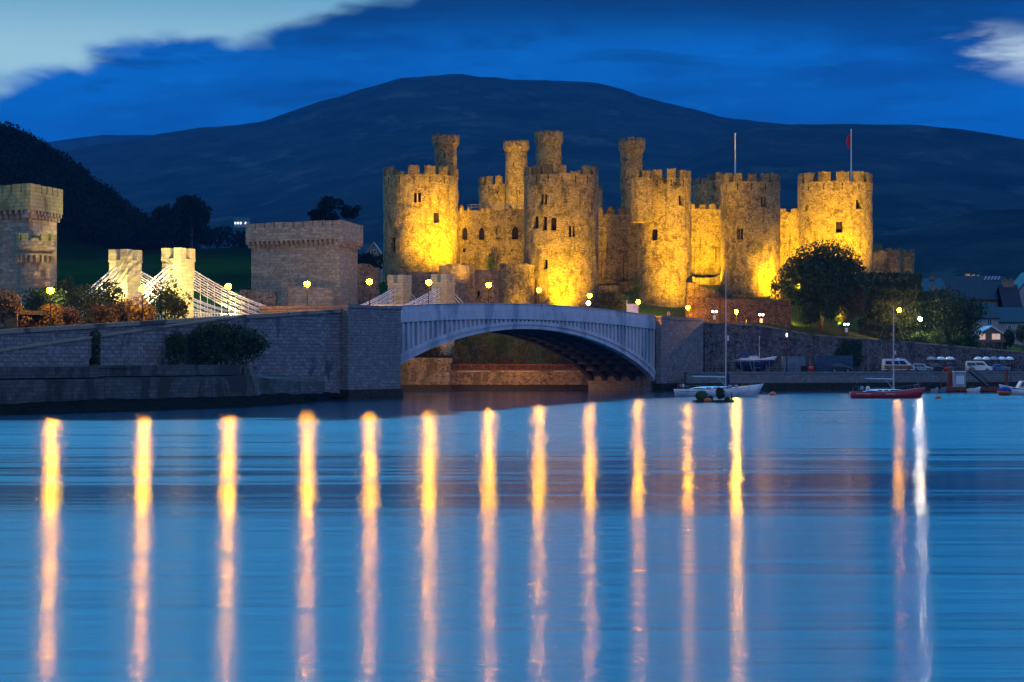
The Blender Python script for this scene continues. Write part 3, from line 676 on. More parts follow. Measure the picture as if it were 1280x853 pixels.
cw = thing('causeway_wall', 'long dark ashlar retaining wall carrying the road down to the left bank', 'retaining wall', (AX, AY, 0), BANG)
xw = [-110 + 102.4 * i / 40 for i in range(41)]
strip(MB(), xw, lambda x: -1.5, lambda x: topz(x) - .5, 0, 1.2).build('wall', 'causeway_ashlar', cw)
strip(MB(), xw, lambda x: topz(x) - .495, lambda x: topz(x) - .02, -.22, .5).build('coping', 'weathered_coping', cw)
def rampz(x): return interp([(-110, 1.2), (-64, 6.5), (-40, 9.3), (-27, 10.75)], x)
xr = [-110 + 83 * i / 30 for i in range(31)]
strip(MB(), xr, lambda x: -1.5, lambda x: rampz(x) - .25, -.75, -.01).build('lower_wall', 'causeway_ashlar', cw)
strip(MB(), xr, lambda x: rampz(x) - .245, lambda x: rampz(x), -.9, -.005).build('lower_coping', 'weathered_coping', cw)
rd = MB()   # road and the bank behind it
strip(rd, xw, lambda x: topz(x) - 3, lambda x: topz(x) - 1.12, 1.2, BW); rd.build('causeway_road', 'asphalt', loc=(AX, AY, 0), rz=BANG, kind='structure')
rd = MB(); strip(rd, xw, lambda x: -1, lambda x: topz(x) - 1.05, BW, 75); rd.build('left_bank', 'yard_gravel', loc=(AX, AY, 0), rz=BANG, kind='structure')

# ------------------------------------------------------------------ left quay and mud
def quay_seg(e, pts, y_out, z0, z1, mat, name, th=1.5):
    mb = MB()
    for (x0, y0), (x1, y1) in zip(pts[:-1], pts[1:]):
        d = Vector((x1 - x0, y1 - y0, 0)); n = Vector((d.y, -d.x, 0)).normalized() * y_out; b_ = Vector((-d.y, d.x, 0)).normalized() * th
        q = [(x0 + n.x, y0 + n.y), (x1 + n.x, y1 + n.y), (x1 + b_.x, y1 + b_.y), (x0 + b_.x, y0 + b_.y)]
        mb.prism(q, z0, z1)
    return mb.build(name, mat, e)
q0, q1, q2, q3 = (PX(-120, 176), 176.0), (PX(122, 198), 198.0), (PX(122, 199), 199.0), (PX(308, 224), 224.0)
qe = thing('river_quay', 'low weathered stone quay below the causeway wall with a ledge halfway up', 'quay', (0, 0, 0))
quay_seg(qe, [q0, q1], 0, 3.35, 4.45, 'quay_masonry', 'upper_wall', 1.0); quay_seg(qe, [q2, q3], 0, 3.45, 4.6, 'quay_masonry', 'upper_wall', 1.0)
quay_seg(qe, [q0, q1], .9, -1, 3.2, 'quay_masonry', 'lower_wall', 2); quay_seg(qe, [q2, q3], .9, -1, 3.3, 'quay_masonry', 'lower_wall', 2)
m_ = MB(); wq = [(q3[0], q3[1] + .6), (PX(345, 231.5), 231.5), (PX(402, 244.5), 244.5)]
for (xa, ya), (xb, yb_), ha, hb in ((wq[0], wq[1], 3.25, 2.9), (wq[1], wq[2], 2.9, 2.3)):
    o_ = len(m_.v); m_.v += [(xa, ya - .5, -1), (xb, yb_ - .5, -1), (xb, yb_, hb), (xa, ya, ha), (xa, ya + 16, ha + .3), (xb, yb_ + 12, hb + .3), (xb, yb_ + 12, -1), (xa, ya + 16, -1)]
    m_.f += [(o_, o_ + 1, o_ + 2, o_ + 3), (o_ + 3, o_ + 2, o_ + 5, o_ + 4), (o_ + 1, o_ + 6, o_ + 5, o_ + 2)]; m_.m += [0, 0, 0]
m_.build('low_footing', 'quay_masonry', qe)
mb = MB(); mb.add([(q3[0] - .2, q3[1] - 1.0, -1), (PX(333, 229), 226, -1), (PX(333, 232), 232, -1), (q3[0], q3[1] + 3, -1), (q3[0] - .2, q3[1] - .9, 4.3), (q3[0] + .3, q3[1] - .6, 4.3), (q3[0] + .5, q3[1] + 2, 4.4), (q3[0], q3[1] + 2, 4.4)],
                 [(0, 1, 5, 4), (1, 2, 6, 5), (2, 3, 7, 6), (4, 5, 6, 7)]); mb.build('end_slope', 'quay_masonry', qe)
mb = MB(); mb.add([(q0[0], q0[1] + 1, 4.3), (q1[0], q1[1] + 1, 4.3), (q3[0], q3[1] + 1, 4.4), BL(line_at(322, .6), .6, 4.3), BL(-110, 3, 4.3)], [(0, 1, 2, 3, 4)])
mb.build('quay_ground', 'yard_gravel', kind='structure')
# mud: wet foreshore in front of the quay
mb = MB(); rows = 26; cols = [-200 + 10 * i for i in range(66)]
back = [(-200, 172), (122, 199), (308, 225), (320, 228), (345, 231.5), (400, 245), (435, 257), (450, 262)]
backz = [(300, 1.3), (322, 1.3), (345, 1.2), (400, 1.1), (435, .8), (450, .3)]
front = [(-200, 150), (0, 176), (122, 184), (308, 205), (380, 226), (435, 249), (450, 256)]
for px in cols:
    b_, f = interp(back, px), interp(front, px)
    for j in range(rows):
        t = j / (rows - 1); D = lerp(f, b_ + 1, t); X = PX(px, D)
        z = -.25 + (interp(backz, px) + .25) * t ** .8 + .22 * fbm(X, D, 1, .35) * min(1, t * 2) + .12 * fbm(X, D, 4, 1.3) + .1 * fbm(X, D, 4, 2.6) * t
        mb.v.append((X, D, z))
for i in range(len(cols) - 1):
    for j in range(rows - 1):
        a = i * rows + j; mb.f.append((a, a + rows, a + rows + 1, a + 1)); mb.m.append(0)
mb.build('foreshore', 'mud', kind='structure')
g = random.Random(4)
for k in range(16):
    px = g.uniform(318, 430); b_ = interp(back, px); D = b_ - g.uniform(1, 9); s_ = g.uniform(.35, .9); mb = MB(); mb.ball((0, 0, 0), (s_, s_ * .8, s_ * .55), 9, 6)
    mb.v = [(x * (1 + .3 * fbm(x, y, z + k, 1.5)), y, z) for x, y, z in mb.v]
    o = mb.build('shore_rock', 'mud', loc=(PX(px, D), D, .5)); o['label'] = 'dark weed-covered rock on the mud between the quay end and the bridge pier'; o['category'] = 'rock'; o['group'] = 'rocks on the foreshore beside the pier'

# ------------------------------------------------------------------ right quay, yard and promenade wall
rq = thing('harbour_quay', 'long grey block-built quay wall along the boatyard', 'quay', (0, 0, 0))
Q = [(PX(858, 321.5), 321.5), (PX(1000, 327), 327.0), (PX(1290, 344), 344.0), (PX(1500, 356), 356.0)]
quay_seg(rq, Q, 0, 1.35, 2.95, 'harbour_blocks', 'wall', 1.2); quay_seg(rq, Q, .14, 2.955, 3.25, 'harbour_blocks', 'coping', 1.2); quay_seg(rq, Q, .12, -2, 1.345, 'weed_line', 'footing', 1.2)
PW0, PW1 = (PX(881, 335.0), 335.0), (PX(1290, 373.0), 373.0)
pdx, pdy = PW1[0] - PW0[0], PW1[1] - PW0[1]; PL = math.hypot(pdx, pdy); PANG = math.atan2(pdy, pdx)
mb = MB(); mb.add([(Q[0][0], Q[0][1] + 1.2, 3.1), (Q[1][0], Q[1][1] + 1.2, 3.1), (Q[2][0], Q[2][1] + 1.2, 3.1), (Q[3][0], Q[3][1] + 1.2, 3.1), (Q[3][0] + 10, 400, 3.1), (PW1[0], PW1[1] + 2, 3.1), (PW0[0], PW0[1] + 2, 3.1)], [(0, 1, 2, 3, 4, 5, 6)])
mb.build('boatyard_ground', 'yard_gravel', kind='structure')
pw = thing('promenade_wall', 'dark rubble retaining wall of the sloping promenade behind the boatyard', 'retaining wall', (*PW0, 0), PANG)
def pwz(x): return interp([(0, 11.9), (12, 11.5), (PL * .3, 9.95), (PL * .62, 8.6), (PL, 6.8), (PL * 1.3, 5.5)], x)
xp = [PL * 1.3 * i / 60 for i in range(61)]
strip(MB(), xp, lambda x: 2.9, lambda x: pwz(x) - .25, 0, .9).build('wall', 'promenade_stone', pw)
strip(MB(), xp, lambda x: pwz(x) - .245, lambda x: pwz(x), -.12, 1.0).build('coping', 'weathered_coping', pw)
strip(MB(), xp, lambda x: 2, lambda x: pwz(x) - .9, 1.0, 7.5).build('promenade_path', 'asphalt', loc=(*PW0, 0), rz=PANG, kind='structure')
def PWL(x, y, z=0): return (PW0[0] + math.cos(PANG) * x - math.sin(PANG) * y, PW0[1] + math.sin(PANG) * x + math.cos(PANG) * y, z)
def pw_at(px, ly):
    k = (px - 640) / FP; x0, y0, _ = PWL(0, ly); return (k * y0 - x0) / (math.cos(PANG) - k * math.sin(PANG))

# far bank seen under the arch
fb = thing('river_wall', 'low brown stone river wall seen under the bridge arch with a railing on top', 'retaining wall', (PX(561, 330), 330, 0), 0)
wl = PX(747, 330) - PX(561, 330)
MB().span(0, wl + 6, 0, 1.5, -2, 3.15).build('wall', 'rough_wall_stone', fb); MB().span(-.2, wl + 6, -.15, 1.6, 3.155, 3.42).build('coping', 'weathered_coping', fb)
MB().span(-.2, wl + 6, -.3, -.01, -2, 1.0).build('footing', 'weed_line', fb)
rl = MB(); rl.span(0, wl, .2, .26, 4.4, 4.5); rl.span(0, wl, .2, .26, 3.5, 3.56)
for i in range(14): x = wl * i / 13; rl.span(x - .06, x + .06, .18, .3, 3.42, 4.52)
for i in range(120): x = wl * (i + .5) / 120; rl.span(x - .02, x + .02, .21, .25, 3.55, 4.42)
rl.build('railing', 'rust', fb)
ta = thing('stone_abutment', 'old stained stone abutment with a corbelled band under the left of the arch', 'abutment', (PX(470, 322), 322, 0), 0)
wa = PX(562, 322) - PX(470, 322)
MB().span(0, wa, 0, 9, -2, 4.79).build('wall', 'rough_wall_stone', ta); c_ = MB(); c_.span(-.3, wa + .3, -.35, 9.2, 4.8, 5.6)
for i in range(18): x = .3 + (wa - .6) * i / 17; c_.span(x - .15, x + .15, -.33, 0, 4.2, 4.798)
c_.build('corbel_band', 'rough_wall_stone', ta); MB().span(-.2, wa + .2, -.3, -.005, -2, 1.1).build('footing', 'weed_line', ta)

# ------------------------------------------------------------------ castle
T1 = tower('round_tower', 'broad brightly floodlit round corner tower at the left end of the castle', 479, 573, 207, 352, 372,
      [(524, 248, 9, 12, 'm'), (547, 273, 6.5, 13, ''), (493, 306, 7, 18, 'a'), (571, 283, 3, 6, '')], nm=15, seed=1, ruin=.15, ph=-.06)
tower('stair_turret', 'tall slim stair turret with a swollen head beside the left corner tower', 540, 574, 167, 345, 380.5, [(556, 194, 2.2, 7)], slits=False, nm=9, cren=.45, flare=.5, flz=2.2, seed=2, ruin=.8, merl=.8, cat='turret')
tower('round_tower', 'small pale round tower top rising behind the hall wall, left of a tall turret', 598, 655, 220, 300, 436, [(622, 241, 2, 5)], slits=True, nm=13, seed=3, ruin=.3, merl=.62, cren=2.0)
tower('stair_turret', 'tall warm-lit stair turret standing behind the hall wall', 629, 662, 175, 300, 430, [(641, 206, 1.8, 5), (650, 240, 1.6, 4)], slits=False, nm=9, cren=.5, flare=.45, flz=2.0, seed=4, ruin=.6, merl=.8, cat='turret')
T3 = tower('round_tower', 'great round tower in the middle of the castle with a row of three arched windows', 655, 748, 206, 386, 364,
      [(679, 250, 8, 13, 'm'), (714, 290, 8, 14, 'm'), (669, 278, 7, 16, 'a'), (680, 280, 6, 17, 'a'), (691, 281, 7, 16, 'a'), (681, 331, 5, 12, ''), (744.5, 319, 3, 16, 'a'), (711, 318, 1.5, 5, ''), (694, 317, 1.5, 2, ''), (721, 328, 1.5, 2, '')],
      nm=17, seed=5, ruin=.35, merl=.7, ph=.05)
tower('stair_turret', 'dark broad-headed stair turret rising behind the great middle tower', 668, 704, 163, 300, 392, [(680, 183, 1.4, 3)], slits=False, nm=9, cren=.4, flare=.35, flz=2.6, seed=6, ruin=.8, merl=.8, cat='turret')
tower('stair_turret', 'thin dark broken turret stump behind the castle wall beside the great middle tower', 744, 753, 232, 300, 420, slits=False, nm=5, cren=.6, seed=7, cat='turret')
tower('stair_turret', 'dark stair turret with a ragged top left of the third tower', 773, 806, 171, 360, 394, [(789, 194, 1.4, 4), (781, 186, 1.2, 3)], slits=False, nm=9, cren=.9, flare=.45, flz=2.4, seed=8, ruin=.9, merl=.7, cat='turret')
T4 = tower('round_tower', 'tall round tower golden on its right side with a square window at mid height', 797, 864, 211, 392, 372,
      [(815, 294, 8.5, 14), (849, 251, 6, 13, ''), (856, 325, 1.5, 12, '')], nm=12, seed=9, ruin=.3, batter=.9)
tower('corbelled_turret', 'half-round corbelled turret clinging to the left side of the third tower', 789, 816, 212, 268, 366, slits=False, nm=6, cren=1.6, seed=10, cat='turret', zb=31.5)
T5 = tower('round_tower', 'brownish round tower with a mossy streak and a bare white flagpole above it', 901, 975, 216, 380, 378,
      [(950, 253, 7, 13, 'm'), (921, 293, 7, 14, 'm'), (968, 298, 2, 16, '')], nm=13, seed=12, ruin=.3)
tower('round_tower', 'unlit dark round tower standing behind the bare flagpole', 866, 912, 220, 300, 424, [(884, 252, 3, 8)], slits=False, nm=10, seed=13, ruin=.6)
tower('round_tower', 'low dark broken tower left of the bare flagpole, behind the bright curtain wall', 884, 916, 215, 300, 402, [(891, 235, 2, 5)], slits=False, nm=7, seed=23, ruin=.6)
T6 = tower('round_tower', 'broad golden-lit round tower at the right end of the castle under a red flag', 997, 1090, 214, 352, 392,
      [(1066, 256, 7, 12, ''), (1041, 285, 8, 14, ''), (1059, 305, 1.5, 6), (1019, 340, 5, 9), (1004, 259, 3, 8, 'a')], nm=13, seed=14, ruin=.2, cren=2.2, merl=.72, ph=.1)
HW = curtain('hall_wall', 'weathered hall wall with four tall pointed windows between two round towers', 566, 662, 374, 372, 263, 261, 346,
        wins=[(581, 292, 6.5, 16, 'a'), (602, 292, 7, 16, 'a'), (623, 291, 6.5, 17, 'a'), (644, 291, 8, 17, 'a'), (580, 313, 3.5, 5), (640, 313, 2, 3.5), (629, 318, 1.5, 2.5), (567, 284, 2, 7)], seed=2, jag=.1)
rl = MB()
for (a, b_) in ((584, 655),):
    x0, x1 = PX(a, 373), PX(b_, 373); n = 14
    for i in range(n): x = lerp(x0, x1, i / (n - 1)); rl.span(x - .04, x + .04, 374.2, 374.28, PZ(262, 373), PZ(255.5, 373))
    for z in (PZ(255.5, 373), PZ(258.5, 373)): rl.span(x0, x1, 374.2, 374.26, z - .04, z + .04)
o = rl.build('railing', 'grey_steel'); o['label'] = 'thin metal railing along the top of the hall wall'; o['category'] = 'railing'
for px, w_, h_ in ((577, 7, 7), (586, 5, 4), (610, 9, 6), (604, 6, 4), (638, 8, 5)):
    mb = MB(); x = w_ / 2 * 373 / FP; h_ = h_ * 373 / FP; mb.ball((0, 0, 0), (x, .7, h_), 10, 7); mb.v = [(a + .3 * fbm(a, b_, c_ + px, .9), b_, c_ + .25 * fbm(a + px, b_, c_, 1.4)) for a, b_, c_ in mb.v]
    o = mb.build('masonry_stump', 'castle_stone', loc=(PX(px, 373.2), 373.2, PZ(262.5, 373))); o['label'] = 'lumpy stub of broken masonry on top of the hall wall'; o['category'] = 'masonry'; o['group'] = 'stubs of broken masonry on the hall wall'
curtain('curtain_wall', 'dim crenellated curtain wall with a long vertical slot beside the great middle tower', 744, 802, 380, 382, 258, 259, 364, merl=2.4, seed=3, cren=1.5,
        wins=[(779.5, 337, 1.4, 36)])
curtain('curtain_wall', 'bright golden crenellated curtain wall between the third tower and the flagpole tower', 860, 912, 386, 387, 254, 255, 358, merl=1.9, seed=4, cren=1.1, wins=[(895, 318, 1.8, 18), (902, 340, 2.6, 13)])
curtain('curtain_wall', 'bright golden curtain wall between the flagpole tower and the right end tower', 972, 1020, 392, 390, 259, 262, 352, merl=2.6, seed=5, cren=.9)
e = tower('wall_turret', 'low round turret at the far right end of the castle, left one of a pair', 1107, 1126, 309, 352, 400, slits=False, nm=7, cren=.9, seed=16, ruin=.8, cat='turret')
tower('wall_turret', 'narrow outermost round turret at the far right end of the castle', 1125, 1143, 311, 352, 403, slits=False, nm=6, cren=.9, seed=17, ruin=.8, cat='turret')
curtain('barbican_wall', 'low dim wall joining the right end tower to the small outer turrets', 1084, 1110, 396, 398, 315, 312, 352, seed=6, jag=.5)
tower('chimney_stump', 'small dark square stump behind the low wall right of the castle', 1092, 1103, 305, 345, 412, slits=False, nm=5, cren=.4, seed=18, cat='turret')

# outworks below the hall wall
curtain('outer_wall', 'dark brown outer wall below the hall windows', 575, 662, 358, 356, 337, 337, 388, seed=7, mat='rough_wall_stone', jag=.15, wins=[(598, 369, 4, 10), (641, 367, 5, 14)], zb=6)
curtain('outer_wall', 'dark outer wall at the foot of the left corner tower, behind the chains', 496, 545, 357, 356, 339, 340, 388, seed=8, mat='rough_wall_stone', jag=.2, zb=6)
curtain('outer_wall', 'taller ragged block of outer wall between the right chain pylons and the hall', 549, 583, 352, 350, 331, 331, 388, thick=4, seed=9, mat='rough_wall_stone', jag=.3, zb=6)
curtain('outer_wall', 'short low mossy wall left of the chain pylons beside the square gatehouse', 446, 474, 352, 353, 329, 331, 388, merl=3, cren=.5, seed=15, mat='rough_wall_stone', jag=.2, zb=8)
tower('bastion', 'low round rubble bastion at the foot of the great middle tower, lit on its right', 624, 668, 329, 390, 357.5, slits=False, nm=9, cren=.3, seed=19, ruin=.8, merl=.9, cat='bastion')
curtain('garden_wall', 'long orange-lit rubble wall stepping down the bank below the third tower', 858, 988, 352.5, 357, 372, 375, 408, thick=.9, seed=10, mat='red_rubble', jag=.1, zb=9.5)
curtain('bank_wall', 'sloping brown wall climbing the grass bank from the third tower to the curtain wall', 862, 915, 366, 372, 352, 372, 392, thick=.8, seed=11, mat='red_rubble', jag=.1, zb=13)
curtain('rock_outcrop', 'rough rocky footing under the bright curtain wall', 862, 910, 382.5, 384, 347, 346, 358, seed=12, mat='rough_wall_stone', jag=.5)
curtain('rock_outcrop', 'rough dark footing under the dim curtain wall beside the great middle tower', 748, 796, 377, 379, 357, 352, 368, seed=13, mat='rough_wall_stone', jag=.5)

def flagpole(px, py0, py1, D, lab, flag=None):
    z0 = PZ(py1, D); h = PZ(py0, D) - z0; e = thing('flagpole', lab, 'flagpole', (PX(px, D), D, z0))
    MB().tube((0, 0, -2), (0, 0, h), .16, .09).ball((0, 0, h + .1), .16, 8, 6).build('pole', 'white_paint', e)
    if flag:
        mb = MB(); n = 8
        for i in range(n + 1):
            for j in range(6):
                t, s_ = i / n, j / 5; mb.v.append((-.10 - .85 * t * (1 - .25 * s_) + .10 * math.sin(s_ * 6 + t * 2), .3 * math.sin(t * 6 + s_), h - .6 - 2.2 * s_ - 1.1 * t * (.6 + .4 * s_)))
        for i in range(n):
            for j in range(5): a = i * 6 + j; mb.f.append((a, a + 6, a + 7, a + 1)); mb.m.append(0)
        o = mb.build('flag', 'flag_red', e); sm = o.modifiers.new('thickness', 'SOLIDIFY'); sm.thickness = .02
    else:
        MB().tube((-.2, 0, h * .35), (-.2, 0, h * .95), .08, .04, 6).build('halyard', 'black_iron', e)
flagpole(919, 168, 222, 379, 'bare white flagpole on top of the brownish tower')
flagpole(1064, 163, 220, 392, 'white flagpole flying a limp red flag on the right end tower', True)

# ------------------------------------------------------------------ square gate towers of the railway bridge
def polytower(name, label, plan, z0, zs, zp, zt, mat, cat='gatehouse', out=.9, pitch=2.2, gap=.32, cren=1.2, corb=1.1, slits=()):
    cx = sum(p[0] for p in plan) / len(plan); cy = sum(p[1] for p in plan) / len(plan)
    e = thing(name, label, cat, (cx, cy, z0)); pl = [Vector((p[0] - cx, p[1] - cy)) for p in plan]; n = len(pl)
    MB().prism([tuple(p) for p in pl], 0, zp - z0).build('wall', mat, e)
    def off(d):
        r = []
        for i in range(n):
            a, b_, c_ = pl[i - 1], pl[i], pl[(i + 1) % n]
            n1 = Vector(((b_ - a).y, -(b_ - a).x)).normalized(); n2 = Vector(((c_ - b_).y, -(c_ - b_).x)).normalized()
            r.append(b_ + (n1 + n2) / (1 + n1.dot(n2)) * d)
        return r
    po, pi_ = off(out), off(out - .8); pb = MB(); H0, H1 = zs - z0, zt - z0
    cb = MB(); mb = MB()
    for i in range(n):
        a, b_ = po[i], po[(i + 1) % n]; c_, d_ = pi_[i], pi_[(i + 1) % n]; Ln = (b_ - a).length; t = (b_ - a) / Ln; nn = Vector((t.y, -t.x))
        pb.add([(*a, H0), (*b_, H0), (*d_, H0), (*c_, H0), (*a, H1 - cren), (*b_, H1 - cren), (*d_, H1 - cren), (*c_, H1 - cren)], [(0, 1, 5, 4), (4, 5, 6, 7), (3, 7, 6, 2), (3, 2, 1, 0), (0, 4, 7, 3), (1, 2, 6, 5)])
        k = max(2, round(Ln / pitch)); m0 = Ln / k
        for j in range(k):
            s0, s1 = j * m0 + (gap / 2 if j else 0), (j + 1) * m0 - (gap / 2 if j < k - 1 else 0)
            q = [a + t * s0, a + t * s1, a + t * s1 - nn * .6, a + t * s0 - nn * .6]; mb.prism([tuple(v_) for v_ in q], H1 - cren + .002, H1 + rnd.uniform(-.06, .06))
        kc = max(3, round(Ln / 1.0))
        for j in range(kc):
            s0 = (j + .28) * Ln / kc; s1 = (j + .72) * Ln / kc
            for st, dd in ((0, 1.0), (1, .55)):
                q = [a + t * s0, a + t * s1, a + t * s1 - nn * 1.0, a + t * s0 - nn * 1.0]; q = [v_ - nn * (out * (1 - dd)) for v_ in q]
                cb.prism([tuple(v_) for v_ in q], H0 - corb * (.5 + .5 * st), H0 - corb * .5 * st - .002)
    top_ = 'mossy_ashlar' if pitch < 1.7 else mat; pb.build('parapet', top_, e); mb.build('battlement', top_, e); cb.build('corbels', mat, e)
    return e
polytower('gatehouse', 'broad square battlemented gatehouse of pale ashlar left of the castle', [(PX(314, 346), 346), (PX(424, 338), 338), (PX(447, 350), 350), (PX(337, 362), 362)][:4], 6, PZ(300, 340), PZ(298, 340), PZ(277, 340), 'gate_ashlar', pitch=1.95, cren=.95)
polytower('gatehouse', 'tall battlemented stone gatehouse cut off by the left edge of the picture', [(PX(-80, 262), 262), (PX(36, 254), 254), (PX(71, 262), 262), (PX(-30, 274), 274)], 8, PZ(264, 256), PZ(262, 256), PZ(232, 256), 'gate_ashlar', pitch=1.6, cren=1.1, out=.7)
e = tower('gate_turret', 'round battlemented turret with a band of small arches against the leftmost gatehouse', 20, 70, 292, 400, 253, slits=False, nm=12, cren=.95, flare=.6, flz=1.7, seed=21, ruin=.05, merl=.72, mat='gate_ashlar', cat='turret', zb=8)
rad = 25 * 253 / FP; ar = MB(); zc = PZ(292, 251) - 2.65 - 1.1 - 8
for k in range(22):
    u = 2 * math.pi * k / 22; r = rad - .42; q = []
    ar.box((r * math.sin(u), -r * math.cos(u), zc + .45), (.26, .8, .9), u)
    ar.box((r * math.sin(u + .14), -r * math.cos(u + .14), zc + 1.0), (.75, .8, .25), u + .14)
ar.build('arch_band', 'gate_ashlar', e)
# low walls by the gatehouse
curtain('approach_wall', 'low pale stone wall at the foot of the broad square gatehouse', 360, 415, 336, 335, 358, 360, 388, seed=31, mat='gate_ashlar', jag=.02, zb=7)
curtain('approach_wall', 'dark low stone wall and steps left of the broad square gatehouse', 300, 345, 334, 334, 362, 366, 388, seed=32, mat='rough_wall_stone', jag=.1, zb=7)

# ------------------------------------------------------------------ suspension bridge
LF = Vector((PX(223, 262), 262)); RF = Vector((PX(554, 340), 340)); d = RF - LF; SL = d.length; SA = math.atan2(d.y, d.x)
sb = thing('suspension_bridge', 'old suspension bridge with white stacked chains hung from battlemented stone pylons', 'bridge', (LF.x, LF.y, 0), SA)
SW = 8.6; ZD = 10.4
def pylon(x, y, zt):
    m = MB(); m.box((x, y, (zt - 4 + 6) / 2), (3.3, 2.9, zt - 4 - 6), 0, 0, .93); m.box((x, y, zt - 2.75), (3.4, 3.0, 2.5)); p = m.build('pylon', 'pylon_ashlar', sb)
    c_ = MB(); c_.box((x, y, zt - 1.6), (3.6, 3.2, .3))
    for a in (-1, 1):
        for b_ in (-1, 1): c_.box((x + a * 1.15, y + b_ * .98, zt - .72), (1.25, 1.15, 1.45))
    c_.build('battlement', 'pylon_ashlar', p)
for x in (0, SL):
    for y in (0, SW): pylon(x, y, 20.4)
def chz(x, z0=18.6, zm=11.6):
    t = x / SL; return zm + (z0 - zm) * (2 * t - 1) ** 2
for y in (-.35, .35, SW - .35, SW + .35):
    for k in range(4):
        m = MB(); pts = [(SL * i / 36, y, chz(SL * i / 36) - .74 * k) for i in range(37)]
        pts = [(x, yy, z) for x, yy, z in pts if 1.6 < x < SL - 1.6]; m.path(pts, .085, 5)
        for p in pts: m.box(p, (.26, .14, .26))
        m.build('chain', 'chain_paint', sb)
        for x0, x1 in ((0, -18), (SL, SL + 22)):
            m = MB(); n = 9; pts = [(lerp(x0 + (1.4 if x1 > x0 else -1.4), x1, i / n), y, lerp(18.3 - .74 * k, 9.2 - .74 * k, i / n)) for i in range(n + 1)]; m.path(pts, .085, 5)
            for p in pts: m.box(p, (.26, .14, .26))
            m.build('backstay', 'chain_paint', sb)
for y in (0, SW):
    m = MB(); n = 46
    for i in range(1, n):
        x = SL * i / n; m.tube((x, y, ZD), (x, y, chz(x) - .3), .05, .05, 5)
    m.build('hangers', 'chain_paint', sb)
    r = MB(); r.span(0, SL, y - .05, y + .05, ZD + 1.3, ZD + 1.42); r.span(0, SL, y - .05, y + .05, ZD + .15, ZD + .25)
    for i in range(120): x = SL * i / 119; r.span(x - .04, x + .04, y - .04, y + .04, ZD, ZD + 1.35)
    r.build('railing', 'chain_paint', sb)
MB().span(-14, SL + 10, -.3, SW + .3, ZD - .6, ZD).build('deck', 'timber', sb)

# ------------------------------------------------------------------ houses on the right
def house(name, label, px0, px1, D, y_ridge, y_eave, zb, mat='render_wall', depth=9, gable=False, roof='slate_roof', chim=(), wins=(), ang=0.0, hip=0.0):
    x0, x1 = PX(px0, D), PX(px1, D); zr, ze = PZ(y_ridge, D + (depth / 2 if not gable else 0)) - zb, PZ(y_eave, D) - zb; Wd = x1 - x0
    e = thing(name, label, 'house', (x0, D, zb), ang)
    wl_ = MB(); wl_.span(0, Wd, 0, depth, -1, ze)
    r = MB()
    if gable:
        wl_.side([(0, ze), (Wd, ze), (Wd / 2, zr)], 0.0, depth)
        for s_, X0, X1 in ((1, -.4, Wd / 2), (-1, Wd + .4, Wd / 2)):
            r.side([(X0, ze - .25), (X1, zr), (X1, zr + .28), (X0, ze + .05)], -.4, depth + .3)
    else:
        if not hip:
            wl_.add([(0, 0, ze), (0, depth, ze), (0, depth / 2, zr), (Wd, 0, ze), (Wd, depth, ze), (Wd, depth / 2, zr)], [(0, 2, 1), (3, 4, 5)])
        a = [(-.3, -.45, ze - .15), (Wd + .3, -.45, ze - .15), (Wd + .3, depth + .45, ze - .15), (-.3, depth + .45, ze - .15), (-.3 + hip, depth / 2, zr + .1), (Wd + .3 - hip, depth / 2, zr + .1)]
        b_ = [(p[0], p[1], p[2] + .22) for p in a]
        r.add(a + b_, [(6, 7, 11, 10), (8, 9, 10, 11), (0, 1, 7, 6), (2, 3, 9, 8), (6, 10, 9), (7, 8, 11), (0, 6, 9, 3), (1, 2, 8, 7), (0, 3, 4), (1, 5, 2), (0, 4, 5, 1), (3, 2, 5, 4)])
    wl_.build('wall', mat, e); ro = r.build('roof', roof, e)
    for (cx, w_, top) in chim:
        X = PX(cx, D) - x0; t = PZ(top, D + depth / 2) - zb; m = MB(); m.span(X - w_ / 2, X + w_ / 2, depth / 2 - .5, depth / 2 + .5, ze, t); m.span(X - w_ / 2 - .1, X + w_ / 2 + .1, depth / 2 - .6, depth / 2 + .6, t, t + .15)
        for k in (-.25, .25): m.tube((X + k * w_, depth / 2, t + .15), (X + k * w_, depth / 2, t + .6), .13, .1)
        m.build('chimney', 'house_brick', ro)
    for (wx, wy, ww, wh, lit) in wins:
        X, Z = PX(wx, D) - x0, PZ(wy, D) - zb; a, b_ = ww / 2 * D / FP, wh / 2 * D / FP
        f = MB(); f.span(X - a - .08, X + a + .08, -.06, .05, Z - b_ - .08, Z - b_); f.span(X - a - .08, X + a + .08, -.06, .05, Z + b_, Z + b_ + .08); f.span(X - a - .08, X - a, -.058, .05, Z - b_, Z + b_); f.span(X + a, X + a + .08, -.058, .05, Z - b_, Z + b_); f.span(X - .03, X + .03, -.05, .05, Z - b_, Z + b_)
        w_ = f.build('window', 'white_paint', e); MB().span(X - a, X + a, -.03, -.004, Z - b_, Z + b_).build('pane', 'lit_room' if lit else 'glass_dark', w_)
    return e
house('house', 'long house under a wide dark slate roof with a strip of skylights', 1178, 1262, 420, 347, 375, 10, 'house_brick', 12, chim=(), wins=[(1251, 381, 4, 9, 1)])
sk = MB(); D_ = 420
e = bpy.data.objects['house']
for k in range(5):
    x = PX(1232 + k * 4.2, 423) - PX(1178, 420); zr, ze = PZ(347, 426) - 10, PZ(375, 420) - 10
    q = [(x, 4.7, lerp(ze, zr, .82) + .38), (x + .38, 4.7, lerp(ze, zr, .82) + .38), (x + 1.05, 5.75, lerp(ze, zr, .98) + .38), (x + .67, 5.75, lerp(ze, zr, .98) + .38)]
    sk.add(q, [(0, 1, 2, 3)])
sk.build('skylight', 'canvas_grey', e)
